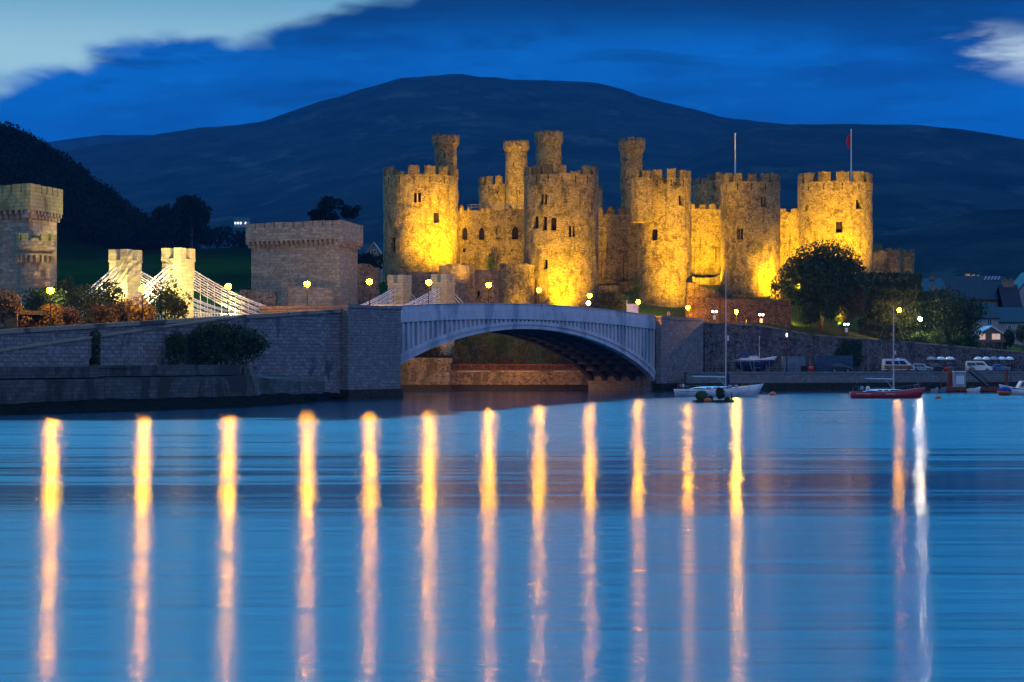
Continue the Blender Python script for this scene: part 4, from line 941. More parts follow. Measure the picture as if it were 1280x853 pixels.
house('house', 'house with a lower dark slate roof just left of the long roof', 1146, 1182, 415, 350, 366, 11, 'house_brick', 10, chim=((1171, 1.2, 349),))
house('house', 'dark brick house end with a tall chimney stack beside the long slate roof', 1255, 1276, 416, 358, 384, 9, 'house_brick', 8, chim=((1266, 2.4, 351),))
house('house', 'white-gabled house cut off by the right edge of the picture', 1272, 1312, 424, 340, 366, 10, 'render_wall', 10, gable=True)
house('house', 'small two-storey cottage with a blue slate roof and one window, behind the low lit gable', 1212, 1248, 398, 381, 398, 7, 'render_wall', 8, wins=[(1237, 403, 5, 7, 0)])
house('house', 'pale cottage with a wide blue-grey slate roof at the right edge', 1248, 1295, 400, 386, 403, 7, 'render_wall', 9, wins=[(1262, 410, 4, 6, 0)])
house('garden_house', 'small stone gabled building with lit windows on the promenade', 1222, 1256, 386, 409, 419, 7, 'house_brick', 6, gable=True, roof='white_paint', wins=[(1228, 421, 7, 7, 1), (1245, 421, 10, 7, 1)])
house('house', 'distant white-gabled house between the square gatehouse and the castle', 458, 476, 480, 304, 319, 24, 'house_brick', 8, gable=True, roof='render_wall', wins=[(467, 315, 6, 4, 0)])
curtain('hilltop_ruin', 'far floodlit fragment of ruined town wall above the slate roofs', 1207, 1224, 470, 470, 341, 346, 352, seed=21, jag=.6, thick=1)
curtain('town_wall', 'low lit fragment of wall behind the dome-shaped bush', 1163, 1196, 405, 405, 357, 364, 380, seed=22, jag=.2, thick=1, mat='rough_wall_stone')
curtain('garden_wall', 'low stone garden wall in front of the small lit gable', 1218, 1258, 379, 380, 427, 428, 442, seed=24, jag=.03, thick=.6, mat='rough_wall_stone', zb=5.5)
# ================================================================== FLOODLIGHTS AND ADDED FILL LAMPS (lamp light belongs to each lamp's own builder)
def flood_or_fill(px, D, z, tpx, tpy, tD, power, cone=60, col=(1.0, .60, .03), blend=.9, size=.25, label=None):
    """a floodlight, or an added unseen fill lamp, with its beam on a target"""
    x = PX(px, D); t = Vector(P(tpx, tpy, tD)); p = Vector((x, D, z)); d = (t - p).normalized()
    l = bpy.data.lights.new('flood_or_fill_beam', 'SPOT'); l.energy = power; l.spot_size = R(cone); l.spot_blend = blend; l.color = col; l.shadow_soft_size = size
    o = bpy.data.objects.new('flood_or_fill_beam', l); COL.objects.link(o); o.location = p + d * .35; o.rotation_euler = d.to_track_quat('-Z', 'Y').to_euler()
    if label:
        e = thing('floodlight', label, 'floodlight', (x, D, z - .6), math.atan2(d.y, d.x) - math.pi / 2)
        MB().box((0, -.12, .6), (.6, .3, .45), 0, 0, .8).build('housing', 'black_iron', e); MB().span(-.26, .26, .032, .05, .42, .78).build('glass', 'flood_glass', e)
        MB().span(-.36, -.31, -.06, .02, 0, .7).span(.31, .36, -.06, .02, 0, .7).span(-.36, .36, -.1, .06, -.3, .05).build('bracket', 'black_iron', e)
YEL = (1.0, .52, .0); WARM = (1.0, .50, .06); CREAM = (1.0, .76, .27)
K = 1.0
flood_or_fill(592, 355.5, 23.6, 543, 288, 366, 105000 * K, 70, YEL); flood_or_fill(560, 358.6, 19, 532, 300, 366, 7000, 100, YEL)              # left corner tower, hot spot
flood_or_fill(600, 338.0, 18, 530, 262, 366, 15000 * K, 50, (1, .54, .05))  # added unseen fill on the left corner tower
flood_or_fill(590, 340.0, 16, 562, 215, 376, 19344 * K, 40, WARM)
flood_or_fill(586, 360.0, 18, 592, 296, 373, 22000 * K, 95, YEL); flood_or_fill(630, 362.0, 18, 632, 290, 373, 4352 * K, 90, WARM)
flood_or_fill(640, 405.0, 30, 650, 215, 430, 90000 * K, 60, YEL)              # turret behind the hall
flood_or_fill(610, 395.0, 30, 620, 245, 436, 7737 * K, 60, WARM)
flood_or_fill(704, 350.0, 13.6, 702, 345, 358, 42000 * K, 85, YEL)            # great middle tower
flood_or_fill(706, 344.0, 13.5, 700, 285, 358, 38000 * K, 80, YEL)
flood_or_fill(716, 322.0, 16, 702, 230, 358, 10639 * K, 55, (1, .54, .14))  # added unseen fill for the upper part of this tower
flood_or_fill(664, 350.0, 14, 642, 362, 353, 3000 * K, 100, YEL)
flood_or_fill(768, 366.0, 18, 774, 300, 381, 3868 * K, 85, WARM)
flood_or_fill(868, 354.0, 15, 850, 318, 368, 66000 * K, 80, YEL)              # third tower
flood_or_fill(884, 347.0, 15, 848, 262, 368, 75000 * K, 55, YEL)
flood_or_fill(808, 348.0, 15, 812, 320, 368, 1450 * K, 90, WARM)  # faint added fill, no lamp seen here
flood_or_fill(876, 372.5, 19, 882, 300, 386, 52000 * K, 85, YEL)              # bright curtain
flood_or_fill(895, 377.0, 20, 897, 290, 386, 14000 * K, 90, YEL)
flood_or_fill(986, 367.5, 18.6, 966, 345, 374, 38000 * K, 100, YEL); flood_or_fill(1000, 356.0, 18.6, 966, 330, 374, 30000 * K, 60, YEL)            # flagpole tower
flood_or_fill(954, 348.0, 16, 940, 270, 373, 8221 * K, 65, (1, .54, .14))  # added fill lifting the flagpole tower, source unseen
flood_or_fill(988, 381.0, 20, 992, 300, 391, 50000 * K, 85, YEL)              # right curtain
flood_or_fill(1086, 371.8, 19, 1064, 275, 386, 120000 * K, 75, YEL)            # right end tower
flood_or_fill(1046, 372.0, 20, 1040, 262, 386, 36000 * K, 70, YEL)
flood_or_fill(1110, 384.0, 15, 1122, 325, 398, 3385 * K, 80, WARM)
flood_or_fill(1090, 384.0, 15, 1098, 325, 398, 1209 * K, 80, WARM)
flood_or_fill(806, 351.0, 15.2, 812, 362, 364, 3500, 130, (1, .6, .02)); flood_or_fill(930, 365, 15.2, 930, 372, 372, 1200, 130, (1, .8, .1))  # unseen wash beams added to brighten the grass bank
flood_or_fill(1050, 356.0, 12, 1032, 372, 366, 2500 * K, 95, (1, .8, .05))    # grass bank behind the trees
flood_or_fill(992, 359.5, 12.2, 1005, 385, 367, 1800 * K, 110, (1, .85, .05))
flood_or_fill(1213, 462.0, 25, 1215, 345, 470, 2500 * K, 70, CREAM)
# gatehouse of the railway bridge: soft light
flood_or_fill(330, 316.0, 12, 372, 320, 340, 3000 * K, 85, (1, .6, .40))
flood_or_fill(452, 322.0, 12, 425, 300, 340, 3000 * K, 80, (1, .6, .40))
# leftmost gatehouse and its turret, pylons and chains
flood_or_fill(88, 243.5, 10.5, 58, 325, 250, 9000 * K, 60, CREAM)
flood_or_fill(150, 262.0, 11, 60, 262, 258, 13000 * K, 50, CREAM)
flood_or_fill(262, 250.0, 12, 226, 345, 261, 20000 * K, 90, CREAM)
flood_or_fill(192, 252.0, 12, 214, 330, 261, 12000 * K, 90, CREAM)
flood_or_fill(120, 262.0, 12, 160, 335, 266, 11000 * K, 90, CREAM)
flood_or_fill(196, 270.5, 12, 168, 330, 268, 3500 * K, 90, CREAM)
flood_or_fill(300, 272.0, 10.2, 270, 370, 276, 4500 * K, 110, CREAM)
flood_or_fill(470, 318.0, 12, 520, 352, 342, 5000 * K, 80, (1, .60, .40))
flood_or_fill(530, 310.0, 11, 545, 352, 338, 2500 * K, 85, (1, .60, .40))
# under the arch, added unseen lamps washing the old abutment and the far river wall
flood_or_fill(520, 306.0, 1.4, 535, 462, 322, 3500 * K, 90, (1, .62, .10))
flood_or_fill(640, 318.0, 6.0, 650, 470, 330, 5500 * K, 150, (1, .42, .06)); flood_or_fill(560, 300.0, 3.0, 620, 440, 336, 6000, 110, (1, .42, .06))

# ================================================================== STREET LAMPS
def lamp(x, y, z, h, label, glass='sodium_glass', s=1.2, group='street lamps along the road and bridge', power=700, col=(1.0, .46, .04), name='street_lamp'):
    e = thing(name, label, 'street lamp', (x, y, z), 0, group)
    MB().lathe([(.16, 0), (.16, .5), (.10, .6), (.075, 1.4), (.055, h - .55), (.09, h - .5), (.05, h - .42)], (0, 0, 0), 10).build('pole', 'black_iron', e)
    MB().lathe([(.10 * s, h - .34), (.24 * s, h - .24), (.33 * s, h - .04), (.33 * s, h + .12), (.24 * s, h + .28), (.12 * s, h + .34)], (0, 0, 0), 12).build('lantern_glass', glass, e, smooth=True)
    MB().lathe([(.20 * s, h + .345), (.16 * s, h + .42), (.05, h + .5), (.03, h + .62)], (0, 0, 0), 12).build('lantern_cap', 'black_iron', e)
    if power:
        l = bpy.data.lights.new('lamp_light', 'POINT'); l.energy = power; l.color = col; l.shadow_soft_size = .12
        o = bpy.data.objects.new('lamp_light', l); COL.objects.link(o); o.location = (x, y - .45 * s, z + h - .1)
    return e
LAMPS = [(63, 363, 'leftmost street lamp, among orange-lit shrubs on the causeway below the left gatehouse'),
         (178, 361, 'street lamp in front of the orange bush below the two pale chain pylons'),
         (285, 358, 'street lamp in front of the white chains at their low end'),
         (384, 355, 'street lamp in front of the broad square gatehouse'),
         (462, 352, 'street lamp between the square gatehouse and the left corner tower'),
         (536, 353, 'street lamp against the right chain pylons at the left end of the arch'),
         (611, 356, 'street lamp in front of the dark outer wall below the hall')]
for px, py, lab in LAMPS:
    ly = 11.0 if px < 480 else 1.6
    lx = line_at(px, ly); x, y, _ = BL(lx, ly); zr = topz(lx) - 1.1; zl = PZ(py, y); lamp(x, y, zr, zl - zr - .05, lab, power=0)
for px, py, lab in [(673.5, 363, 'small street lamp in front of the brightest patch of the great middle tower'), (737, 370, 'small street lamp on the bridge directly above a round white globe light'),
                    (798, 378, 'street lamp behind the bridge parapet above a small white notice board'), (860, 385, 'street lamp at the right end of the bridge below the third tower')]:
    ly = 4.0 if px < 780 else 1.2
    lx = line_at(px, ly); x, y, _ = BL(lx, ly); zr = topz(lx) - 1.1
    if px > 850: x, y = PX(px, 349.0), 349.0; zr = gz(px, 349)
    zl = PZ(py, y); lamp(x, y, zr, zl - zr, lab, s=1.0, power=0, glass='sodium_glass')
lx = pw_at(920.5, 2.2); x, y, _ = PWL(lx, 2.2); zr = pwz(lx) - .9; lamp(x, y, zr, PZ(390, y) - zr, 'street lamp on the promenade in front of the orange rubble wall', power=4200, s=.85)
x, y = PX(1027, 362), 362.0; z = gz(1027, 362); lamp(x, y, z, PZ(352, y) - z, 'street lamp shining through the crown of the big tree below the right end tower', power=700, s=.75, glass='sodium_glass_dim')
lx = pw_at(1124, 5.5); x, y, _ = PWL(lx, 5.5); zr = pwz(lx) - .9; lamp(x, y, zr, PZ(388, y) - zr, 'tall orange street lamp against the orange-lit ivy block on the promenade', power=0, s=1.0, glass='sodium_glass_mid')
lx = pw_at(1150, 2.2); x, y, _ = PWL(lx, 2.2); zr = pwz(lx) - .9; lamp(x, y, zr, PZ(399, y) - zr, 'white street lamp in front of the big dome-shaped bush', power=250, col=(1, .88, .65), s=.95, glass='white_glass')
for px, py, lab in ((893, 390, 'bright white double lamp post on the promenade left of the sailboat mast'), (951.5, 394, 'white double lamp post on the promenade right of the sailboat mast'), (1058, 406, 'small white double lamp post under the trees below the right end tower')):
    lx = pw_at(px, 1.6); x, y, _ = PWL(lx, 1.6); zr = pwz(lx) - .9; zl = PZ(py, y); h = zl - zr
    e = thing('globe_lamp', lab, 'lamp post', (x, y, zr), 0, 'white globe lamp posts on the promenade'); MB().lathe([(.12, 0), (.07, .4), (.05, h)], n=8).tube((-.3, 0, h - .2), (.3, 0, h - .2), .03).build('pole', 'black_iron', e)
    for s_ in (-.3, .3): MB().ball((s_, 0, h + .05), .2, 10, 8).build('globe', 'white_globe', e)
    m = MB(); m.box((0, -.08, h - 1.0), (.5, .06, .8)); m.build('banner', 'white_paint', e)
lx = line_at(735.5, .1); x, y, _ = BL(lx, .1); e = thing('globe_lamp', 'round white globe light standing on the bridge parapet', 'lamp post', (x, y, topz(lx) - .005)); MB().lathe([(.16, 0), (.10, .25), (.08, .4)], n=10).build('stem', 'black_iron', e); MB().ball((0, 0, .72), .36, 14, 10).build('globe', 'white_globe', e, smooth=True)
x, y = PX(983.5, 330), 330.0; lamp(x, y, 3.1, PZ(419, y) - 3.1, 'slim black lamp post with a tiny lantern beside the pale blue-grey container', glass='head_light', s=.5, power=15)
lx = line_at(790.5, .75); x, y, _ = BL(lx, .75); zr = topz(lx) - 1.1
e = thing('notice_board', 'small white notice board on two posts behind the bridge parapet', 'notice board', (x, y, zr), BANG - .8); MB().span(-.95, .95, -.04, .04, 1.0, 2.6).build('panel', 'white_paint', e)
MB().span(-1.0, -.9, -.06, .06, 0, 3.2).span(.9, 1.0, -.06, .06, 0, 2.7).build('posts', 'white_paint', e)

# ================================================================== VEGETATION
g = random.Random(21)
# wooded hillside (a wood that reads as one mass) built as many leafy crowns of uneven size
mb = MB(); cnt = 0; vs_ = []
lob = []
WTOP = [(-60, 128), (0, 141), (30, 146), (60, 160), (100, 186), (130, 208), (160, 236), (180, 255), (205, 262), (225, 274), (250, 287), (300, 292), (330, 296), (470, 302)]
for i in range(900):
    px = g.uniform(-80, 230); D = g.uniform(528, 690)
    if g.random() < .3: px = g.uniform(-80, 170)
    z = gz(px, D); r = g.uniform(2.6, 5.4); top = PZ(interp(WTOP, px), D)
    if z + r * 1.6 > top: z = top - r * g.uniform(1.3, 1.9)
    lob.append((PX(px, D), D, z + r * .9, r, r, r * g.uniform(.8, 1.2)))
for i in range(90):
    px = g.uniform(225, 325); D = g.uniform(556, 575); r = g.uniform(1.6, 3.0); lob.append((PX(px, D), D, PZ(interp(WTOP, px) + g.uniform(3, 12), D), r, r, r))
for i in range(60):    # hedge at the far side of the field, right of the gatehouse
    px = g.uniform(440, 500); D = g.uniform(460, 470); r = g.uniform(1.0, 2.0); lob.append((PX(px, D), D, PZ(326, D), r, r, r))
for i in range(120):
    px = g.uniform(170, 240); D = g.uniform(540, 560); r = g.uniform(2.0, 4.0); lob.append((PX(px, D), D, PZ(g.uniform(285, 303), D), r, r, r))
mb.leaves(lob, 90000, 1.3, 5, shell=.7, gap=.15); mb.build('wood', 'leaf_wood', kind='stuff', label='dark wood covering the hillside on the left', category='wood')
for (px, py, w_, h_, lab) in ((239, 268, 50, 48, 'tall round dark tree on the skyline at the right end of the wooded hill'), (206, 275, 34, 40, 'smaller dark tree just left of the tall round one at the end of the wood')):
    D = 540; s_ = D / FP; zb_ = gz(px, D) - 1; zc = PZ(py, D) - zb_
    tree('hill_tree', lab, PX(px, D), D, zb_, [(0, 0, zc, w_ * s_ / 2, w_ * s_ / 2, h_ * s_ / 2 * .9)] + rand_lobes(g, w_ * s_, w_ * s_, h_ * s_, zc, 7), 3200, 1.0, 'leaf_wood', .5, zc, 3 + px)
for (px, py, w_, h_, lab) in ((413, 263, 36, 36, 'tall feathery tree behind the square gatehouse'), (437, 266, 28, 26, 'shorter tree right of the feathery one behind the square gatehouse'), (395, 270, 26, 16, 'low bushy tree peeping over the square gatehouse')):
    D = 400; s_ = D / FP; zb_ = gz(px, D); zc = PZ(py, D) - zb_
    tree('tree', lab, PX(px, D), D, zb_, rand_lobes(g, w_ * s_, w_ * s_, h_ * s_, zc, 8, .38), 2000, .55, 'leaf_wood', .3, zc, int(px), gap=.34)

# shrubs and small trees behind the causeway
def wz(px, ly): lx = line_at(px, ly); x, y, _ = BL(lx, ly); return x, y, topz(lx) - 1.0
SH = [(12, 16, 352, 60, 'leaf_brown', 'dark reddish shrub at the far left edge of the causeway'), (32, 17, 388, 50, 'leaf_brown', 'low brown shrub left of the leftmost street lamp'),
      (66, 14, 374, 30, 'leaf_lamplit', 'orange-lit pointed bush right under the leftmost street lamp'), (52, 30, 348, 62, 'leaf_dark', 'leafy tree in front of the round gate turret'),
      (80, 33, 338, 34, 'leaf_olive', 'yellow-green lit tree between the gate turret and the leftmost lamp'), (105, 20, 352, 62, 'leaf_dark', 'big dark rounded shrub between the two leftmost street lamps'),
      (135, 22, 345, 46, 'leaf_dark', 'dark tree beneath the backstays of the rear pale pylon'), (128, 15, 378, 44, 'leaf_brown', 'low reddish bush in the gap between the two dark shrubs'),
      (176, 14, 368, 50, 'leaf_lamplit', 'glowing orange bush behind the second street lamp'), (152, 17, 372, 34, 'leaf_brown', 'small brown bush left of the glowing orange one'),
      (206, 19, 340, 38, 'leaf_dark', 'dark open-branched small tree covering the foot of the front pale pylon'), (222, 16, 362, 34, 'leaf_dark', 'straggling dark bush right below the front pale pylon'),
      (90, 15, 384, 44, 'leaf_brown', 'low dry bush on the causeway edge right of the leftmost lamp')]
for i, (px, ly, ytop, w_, leaf, lab) in enumerate(SH):
    x, y, zb_ = wz(px, ly); s_ = y / FP; top = PZ(ytop, y); H = top - zb_; Wd = w_ * s_
    lo_ = rand_lobes(g, Wd * 1.15, Wd, H * .95, H * .52, 9, .42) + [(0, 0, H * .3, Wd * .42, Wd * .4, H * .32)]
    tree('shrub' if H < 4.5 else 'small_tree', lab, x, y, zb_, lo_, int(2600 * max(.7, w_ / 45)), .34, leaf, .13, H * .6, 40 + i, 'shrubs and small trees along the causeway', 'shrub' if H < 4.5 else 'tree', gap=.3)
x, y, zb_ = wz(45, 14.0)
e = thing('bus_shelter', 'low dark-roofed shelter half hidden by shrubs near the leftmost street lamp', 'shelter', (x, y, zb_), BANG)
MB().span(-3, 3.2, 0, 2.2, 2.0, 2.5).build('roof', 'slate_roof', e); MB().span(-2.9, 3.1, 2.0, 2.15, 0, 2).span(-2.9, -2.75, 0, 2, 0, 2).span(2.9, 3.05, 0, 2, 0, 2).build('wall', 'timber', e)

# ivy bush on the quay, ivy columns
def bush(name, lab, px, D, zb_, w_, ytop, n, leaf, size=.3, dep=.7, seed=1, cat='bush', lobes=12, yb=None):
    s_ = D / FP; H = PZ(ytop, D) - zb_; Wd = w_ * s_
    lo_ = rand_lobes(g, Wd * 1.05, Wd * dep, H * 1.0, H * .48, lobes, .4) + [(0, 0, H * .35, Wd * .46, Wd * dep * .46, H * .42), (0, 0, H * .5, Wd * .36, Wd * dep * .4, H * .47)]
    return tree(name, lab, PX(px, D), D, zb_, lo_, n, size, leaf, .12, H * .5, seed, cat=cat, gap=.12)
bush('ivy_bush', 'large dark rounded bush growing on the quay against the causeway wall', 276, 226.5, 4.3, 116, 399, 15000, 'leaf_dark', .34, .45, 5, lobes=16)
bush('ivy_bush', 'narrow dark bush at the left side of the large rounded bush on the quay', 220, 222, 4.3, 30, 408, 2600, 'leaf_dark', .3, .5, 6)
m = MB(); lx = line_at(119, -1.0); x, y, _ = BL(lx, -1.0); m.leaves([(0, 0, .4 + k * .75, .62, .28, .7) for k in range(5)], 1500, .26, 3)
o = m.build('ivy_strip', 'leaf_dark', loc=(x, y, 4.4)); o['label'] = 'narrow green strip of ivy on the causeway wall beside a small dark drain arch'; o['category'] = 'ivy'
m = MB(); m.add([(math.cos(math.pi * i / 12) * .42, 0, .7 + math.sin(math.pi * i / 12) * .42) for i in range(13)] + [(-.42, 0, 0), (.42, 0, 0)], [tuple(range(15))])
x, y, _ = BL(line_at(115, -.77), -.77); o = m.build('drain_arch', 'dark_void', loc=(x, y, 4.35), rz=BANG); o['label'] = 'small dark arched drain opening at the foot of the causeway wall beside the ivy strip'; o['category'] = 'drain'

# far bank under the arch: undergrowth and small trees on a dark slope
for i, (px, w_, yt, lab) in enumerate(((575, 34, 424, 'dark bush on the far bank seen under the left of the arch'), (605, 40, 416, 'taller dark bush on the far bank under the crown of the arch'), (632, 30, 440, 'small rounded bush just above the far railing, middle of the arch'),
                                    (655, 44, 412, 'tall dark tree under the highest part of the arch'), (690, 40, 424, 'dark bush on the far bank under the right half of the arch'), (717, 36, 436, 'orange-tinged bush above the right end of the far railing'), (748, 40, 430, 'dark bush behind the right edge of the arch opening'), (548, 34, 428, 'dark bush behind the old stone abutment'))):
    D = 336 + (i % 3) * 2.5; bush('bank_bush', lab, px, D, 3.3, w_, yt, 1700, 'leaf_brown' if i in (5, 2) else 'leaf_olive', .4, .8, 60 + i, lobes=7)
mb = MB(); lob = [(PX(g.uniform(540, 770), 345), g.uniform(341, 348), g.uniform(4.5, 12), g.uniform(1, 2), 1.0, g.uniform(.8, 1.5)) for _ in range(70)]
mb.leaves(lob, 6000, .5, 8); mb.build('undergrowth', 'leaf_olive', kind='stuff', label='dark undergrowth on the slope behind the river wall', category='undergrowth')
mb = MB(); lob = [(PX(g.uniform(562, 745), 332.5), g.uniform(331.8, 333.5), 3.6, .6, .5, g.uniform(.3, .6)) for _ in range(70)]
mb.leaves(lob, 3500, .3, 9); mb.build('long_grass', 'leaf_brown', kind='stuff', label='dry long grass behind the far railing', category='grass')

# castle bank
def tree_at(name, lab, px, D, ytop, w_, hcrown, n, size, leaf, seed, tr=.3, lobes=9, group=None, gap=.27, dep=.8, r=.42):
    zb_ = gz(px, D); s_ = D / FP; top = PZ(ytop, D) - zb_; hc = hcrown * s_; zc = top - hc / 2; Wd = w_ * s_
    return tree(name, lab, PX(px, D), D, zb_, rand_lobes(g, Wd * 1.05, Wd * dep, hc * 1.05, zc, lobes, r) + [(0, 0, zc, Wd * .36, Wd * .3, hc * .38)], n, size, leaf, tr, zc, seed, group, gap=gap)
tree_at('big_tree', 'biggest tree, wide dark crown hiding the foot of the right end tower', 1026, 361, 300, 128, 100, 28000, .55, 'leaf_dark', 70, .5, 26, r=.46)
tree_at('big_tree', 'orange-tinged lower part of tree right of the biggest crown', 1058, 359, 343, 52, 62, 5500, .5, 'leaf_brown', 71, .4, 10)
for px, yt, w_, lab in ((1012, 376, 34, 'small round-crowned street tree at the foot of the biggest tree, left one of two'), (1038, 372, 36, 'small round-crowned street tree at the foot of the biggest tree, right one of two')):
    tree_at('street_tree', lab, px, 356, yt, w_, 30, 2400, .4, 'leaf_dark', px, .14, 8, 'small street trees on the promenade')
tree_at('small_tree', 'pale green sapling beside the small white lamp post under the trees', 1052, 357.5, 400, 16, 10, 500, .3, 'leaf_green', 74, .07, 5)
tree_at('small_tree', 'thin twisted shrub in front of the bright right side of the flagpole tower', 969, 364, 352, 16, 12, 260, .4, 'leaf_dark', 75, .08, 4)
bush('bank_bush', 'low brown bush on the grass bank beside the great middle tower', 764, 359, gz(764, 359), 50, 361, 3200, 'leaf_olive', .34, .6, 76)
bush('bank_bush', 'small dark shrub clinging to the left foot of the third tower', 795, 362, gz(795, 362) + 2, 12, 338, 900, 'leaf_dark', .34, .7, 77, lobes=5)
bush('bank_bush', 'low dark clump behind the bridge parapet at the foot of the great middle tower', 690, 353, 13, 22, 378, 800, 'leaf_dark', .3, .7, 78, lobes=5)
bush('wall_plant', 'dark pointed bush growing from the foot of the hall wall', 613.5, 371, PZ(342, 371), 11, 315, 900, 'leaf_dark', .35, .8, 79, cat='plant', lobes=5)
# square ivy block and dome bush
D = 368; s_ = D / FP; zb_ = gz(1112, D); Wd = 76 * s_; H = PZ(341, D) - zb_; lo_ = []
for i in range(7):
    for j in range(6): lo_.append((-Wd / 2 + Wd * (i + .5) / 7, g.uniform(-.3, .3), H * (j + .55) / 6.1, Wd / 12 + .2, 1.6, H / 11 + .15))
tree('ivy_block', 'tall square-topped block of ivy behind the tall orange street lamp', PX(1113, D), D, zb_, lo_, 22000, .5, 'leaf_dark', .4, H * .8, 80, cat='ivy', gap=.05)
bush('laurel_bush', 'very big dark dome-shaped bush behind the white street lamp', 1183, 371, gz(1183, 371) - .5, 98, 360, 24000, 'leaf_dark', .55, .8, 81, lobes=22)
for i, (px, w_, yt) in enumerate(((1150, 26, 414), (1172, 30, 411), (1196, 28, 413), (1215, 22, 419))):
    bush('hedge_shrub', ('yellow-green shrub right under the white street lamp', 'broad green shrub at the foot of the dome-shaped bush', 'rounded green shrub at the foot of the dome-shaped bush, right of the broad one', 'lowest green shrub at the right foot of the dome-shaped bush')[i], px, 362.5 + i * 2, gz(px, 366) - .4, w_, yt, 1700, 'leaf_green', .34, .5, 90 + i, lobes=7)
tree_at('small_tree', 'dark small tree in front of the pale cottage at the right edge', 1262, 379, 408, 20, 26, 1600, .35, 'leaf_dark', 95, .1, 7)
tree_at('small_tree', 'small tree with yellow-lit leaves at the right edge of the picture', 1278, 377, 404, 26, 26, 1900, .35, 'leaf_olive', 96, .12, 7)
lx = pw_at(1060, -.3); x, y, _ = PWL(lx, -.3); m = MB(); m.leaves([(g.uniform(-2.6, 2.6), 0, g.uniform(.6, 5.2), 1.0, .35, 1.0) for _ in range(26)], 4200, .32, 12)
o = m.build('ivy_curtain', 'leaf_dark', loc=(x, y, 3.1), rz=PANG); o['label'] = 'curtain of dark ivy hanging on the promenade wall behind the navy container'; o['category'] = 'ivy'
# ivy and plants rooted in the castle masonry
for i, (px, py, D) in enumerate(((671, 232, 357), (716, 228, 357.5), (847, 232, 366.5), (833, 226, 366.3), (940, 240, 372.8), (795, 258, 381), (765, 262, 381), (757, 268, 380.5), (524, 258, 365.2))):
    m = MB(); m.leaves([(g.uniform(-.6, .6), g.uniform(-.1, .1), g.uniform(-.5, .4), .45, .25, .4) for _ in range(5)], 160, .28, i)
    o = m.build('wall_plant', 'leaf_dark', loc=P(px, py, D)); o['label'] = 'tuft of dark weeds growing out of the castle masonry'; o['category'] = 'plant'; o['group'] = 'tufts of weeds on the castle walls'

def moss(px, y0, y1, pc, hw, D, w_, lab, sd, n=900):
    m = MB(); lob = []; g2 = random.Random(sd)
    Rr_ = hw * D / FP
    for i in range(26):
        p_ = px + g2.uniform(-w_, w_) * .5; yy = g2.uniform(y0, y1); s_ = max(-.95, min(.95, (p_ - pc) / hw)); Dd = D - Rr_ * math.cos(math.asin(s_)) + .05
        lob.append((PX(p_, Dd), Dd, PZ(yy, Dd), .45, .16, g2.uniform(.5, 1.4)))
    m.leaves(lob, n, .24, sd, gap=.3); o = m.build('moss_streak', 'leaf_olive'); o['label'] = lab; o['category'] = 'moss'
moss(938, 232, 378, 938, 37, 378, 9, 'long streak of moss and weeds down the face of the flagpole tower', 5, 1500)
moss(704, 228, 322, 701.5, 46.5, 364, 7, 'dark streak of weeds down the upper face of the great middle tower', 6, 800)
moss(840, 222, 236, 830.5, 33.5, 372, 46, 'band of weeds under the battlements of the third tower', 7, 700)
# ================================================================== BOATS
def hull(mb, Ln, beam, depth, free, sheer=.25, transom=.55, n=22, m_=9, mi=0, y0=0):
    """bow towards +x; z=0 is the waterline"""
    o = len(mb.v)
    for i in range(n + 1):
        t = i / n; x = -Ln / 2 + Ln * t
        bw = beam / 2 * (transom + (1 - transom) * math.sin(min(1, t / .45) * math.pi / 2)) if t < .45 else beam / 2 * max(.012, (1 - ((t - .45) / .55) ** 2.1))
        zt = free + sheer * (2.2 * max(0, t - .4) ** 2 * 2 + .25 * max(0, .4 - t)); zb = -depth * math.sin(math.pi * min(1, .12 + t * .88)) ** .6
        for j in range(m_):
            a = j / (m_ - 1) * math.pi; c_ = -math.cos(a); z = zt - (zt - zb) * math.sin(a) ** .75
            rake = (.9 * max(0, t - .8) / .2) * (z - 0) / free * Ln * .05 - (.35 * (1 - t) ** 8) * z * .6
            mb.v.append((x + rake, y0 + bw * c_ if abs(c_) > .02 else y0, z))
    for i in range(n):
        for j in range(m_ - 1): a = o + i * m_ + j; mb.f.append((a, a + 1, a + m_ + 1, a + m_)); mb.m.append(mi)
        a = o + i * m_; mb.f.append((a, a + m_, a + 2 * m_ - 1, a + m_ - 1)); mb.m.append(mi)
    mb.f.append(tuple(o + j for j in range(m_))[::-1]); mb.m.append(mi); e = o + n * m_; mb.f.append(tuple(e + j for j in range(m_))); mb.m.append(mi)
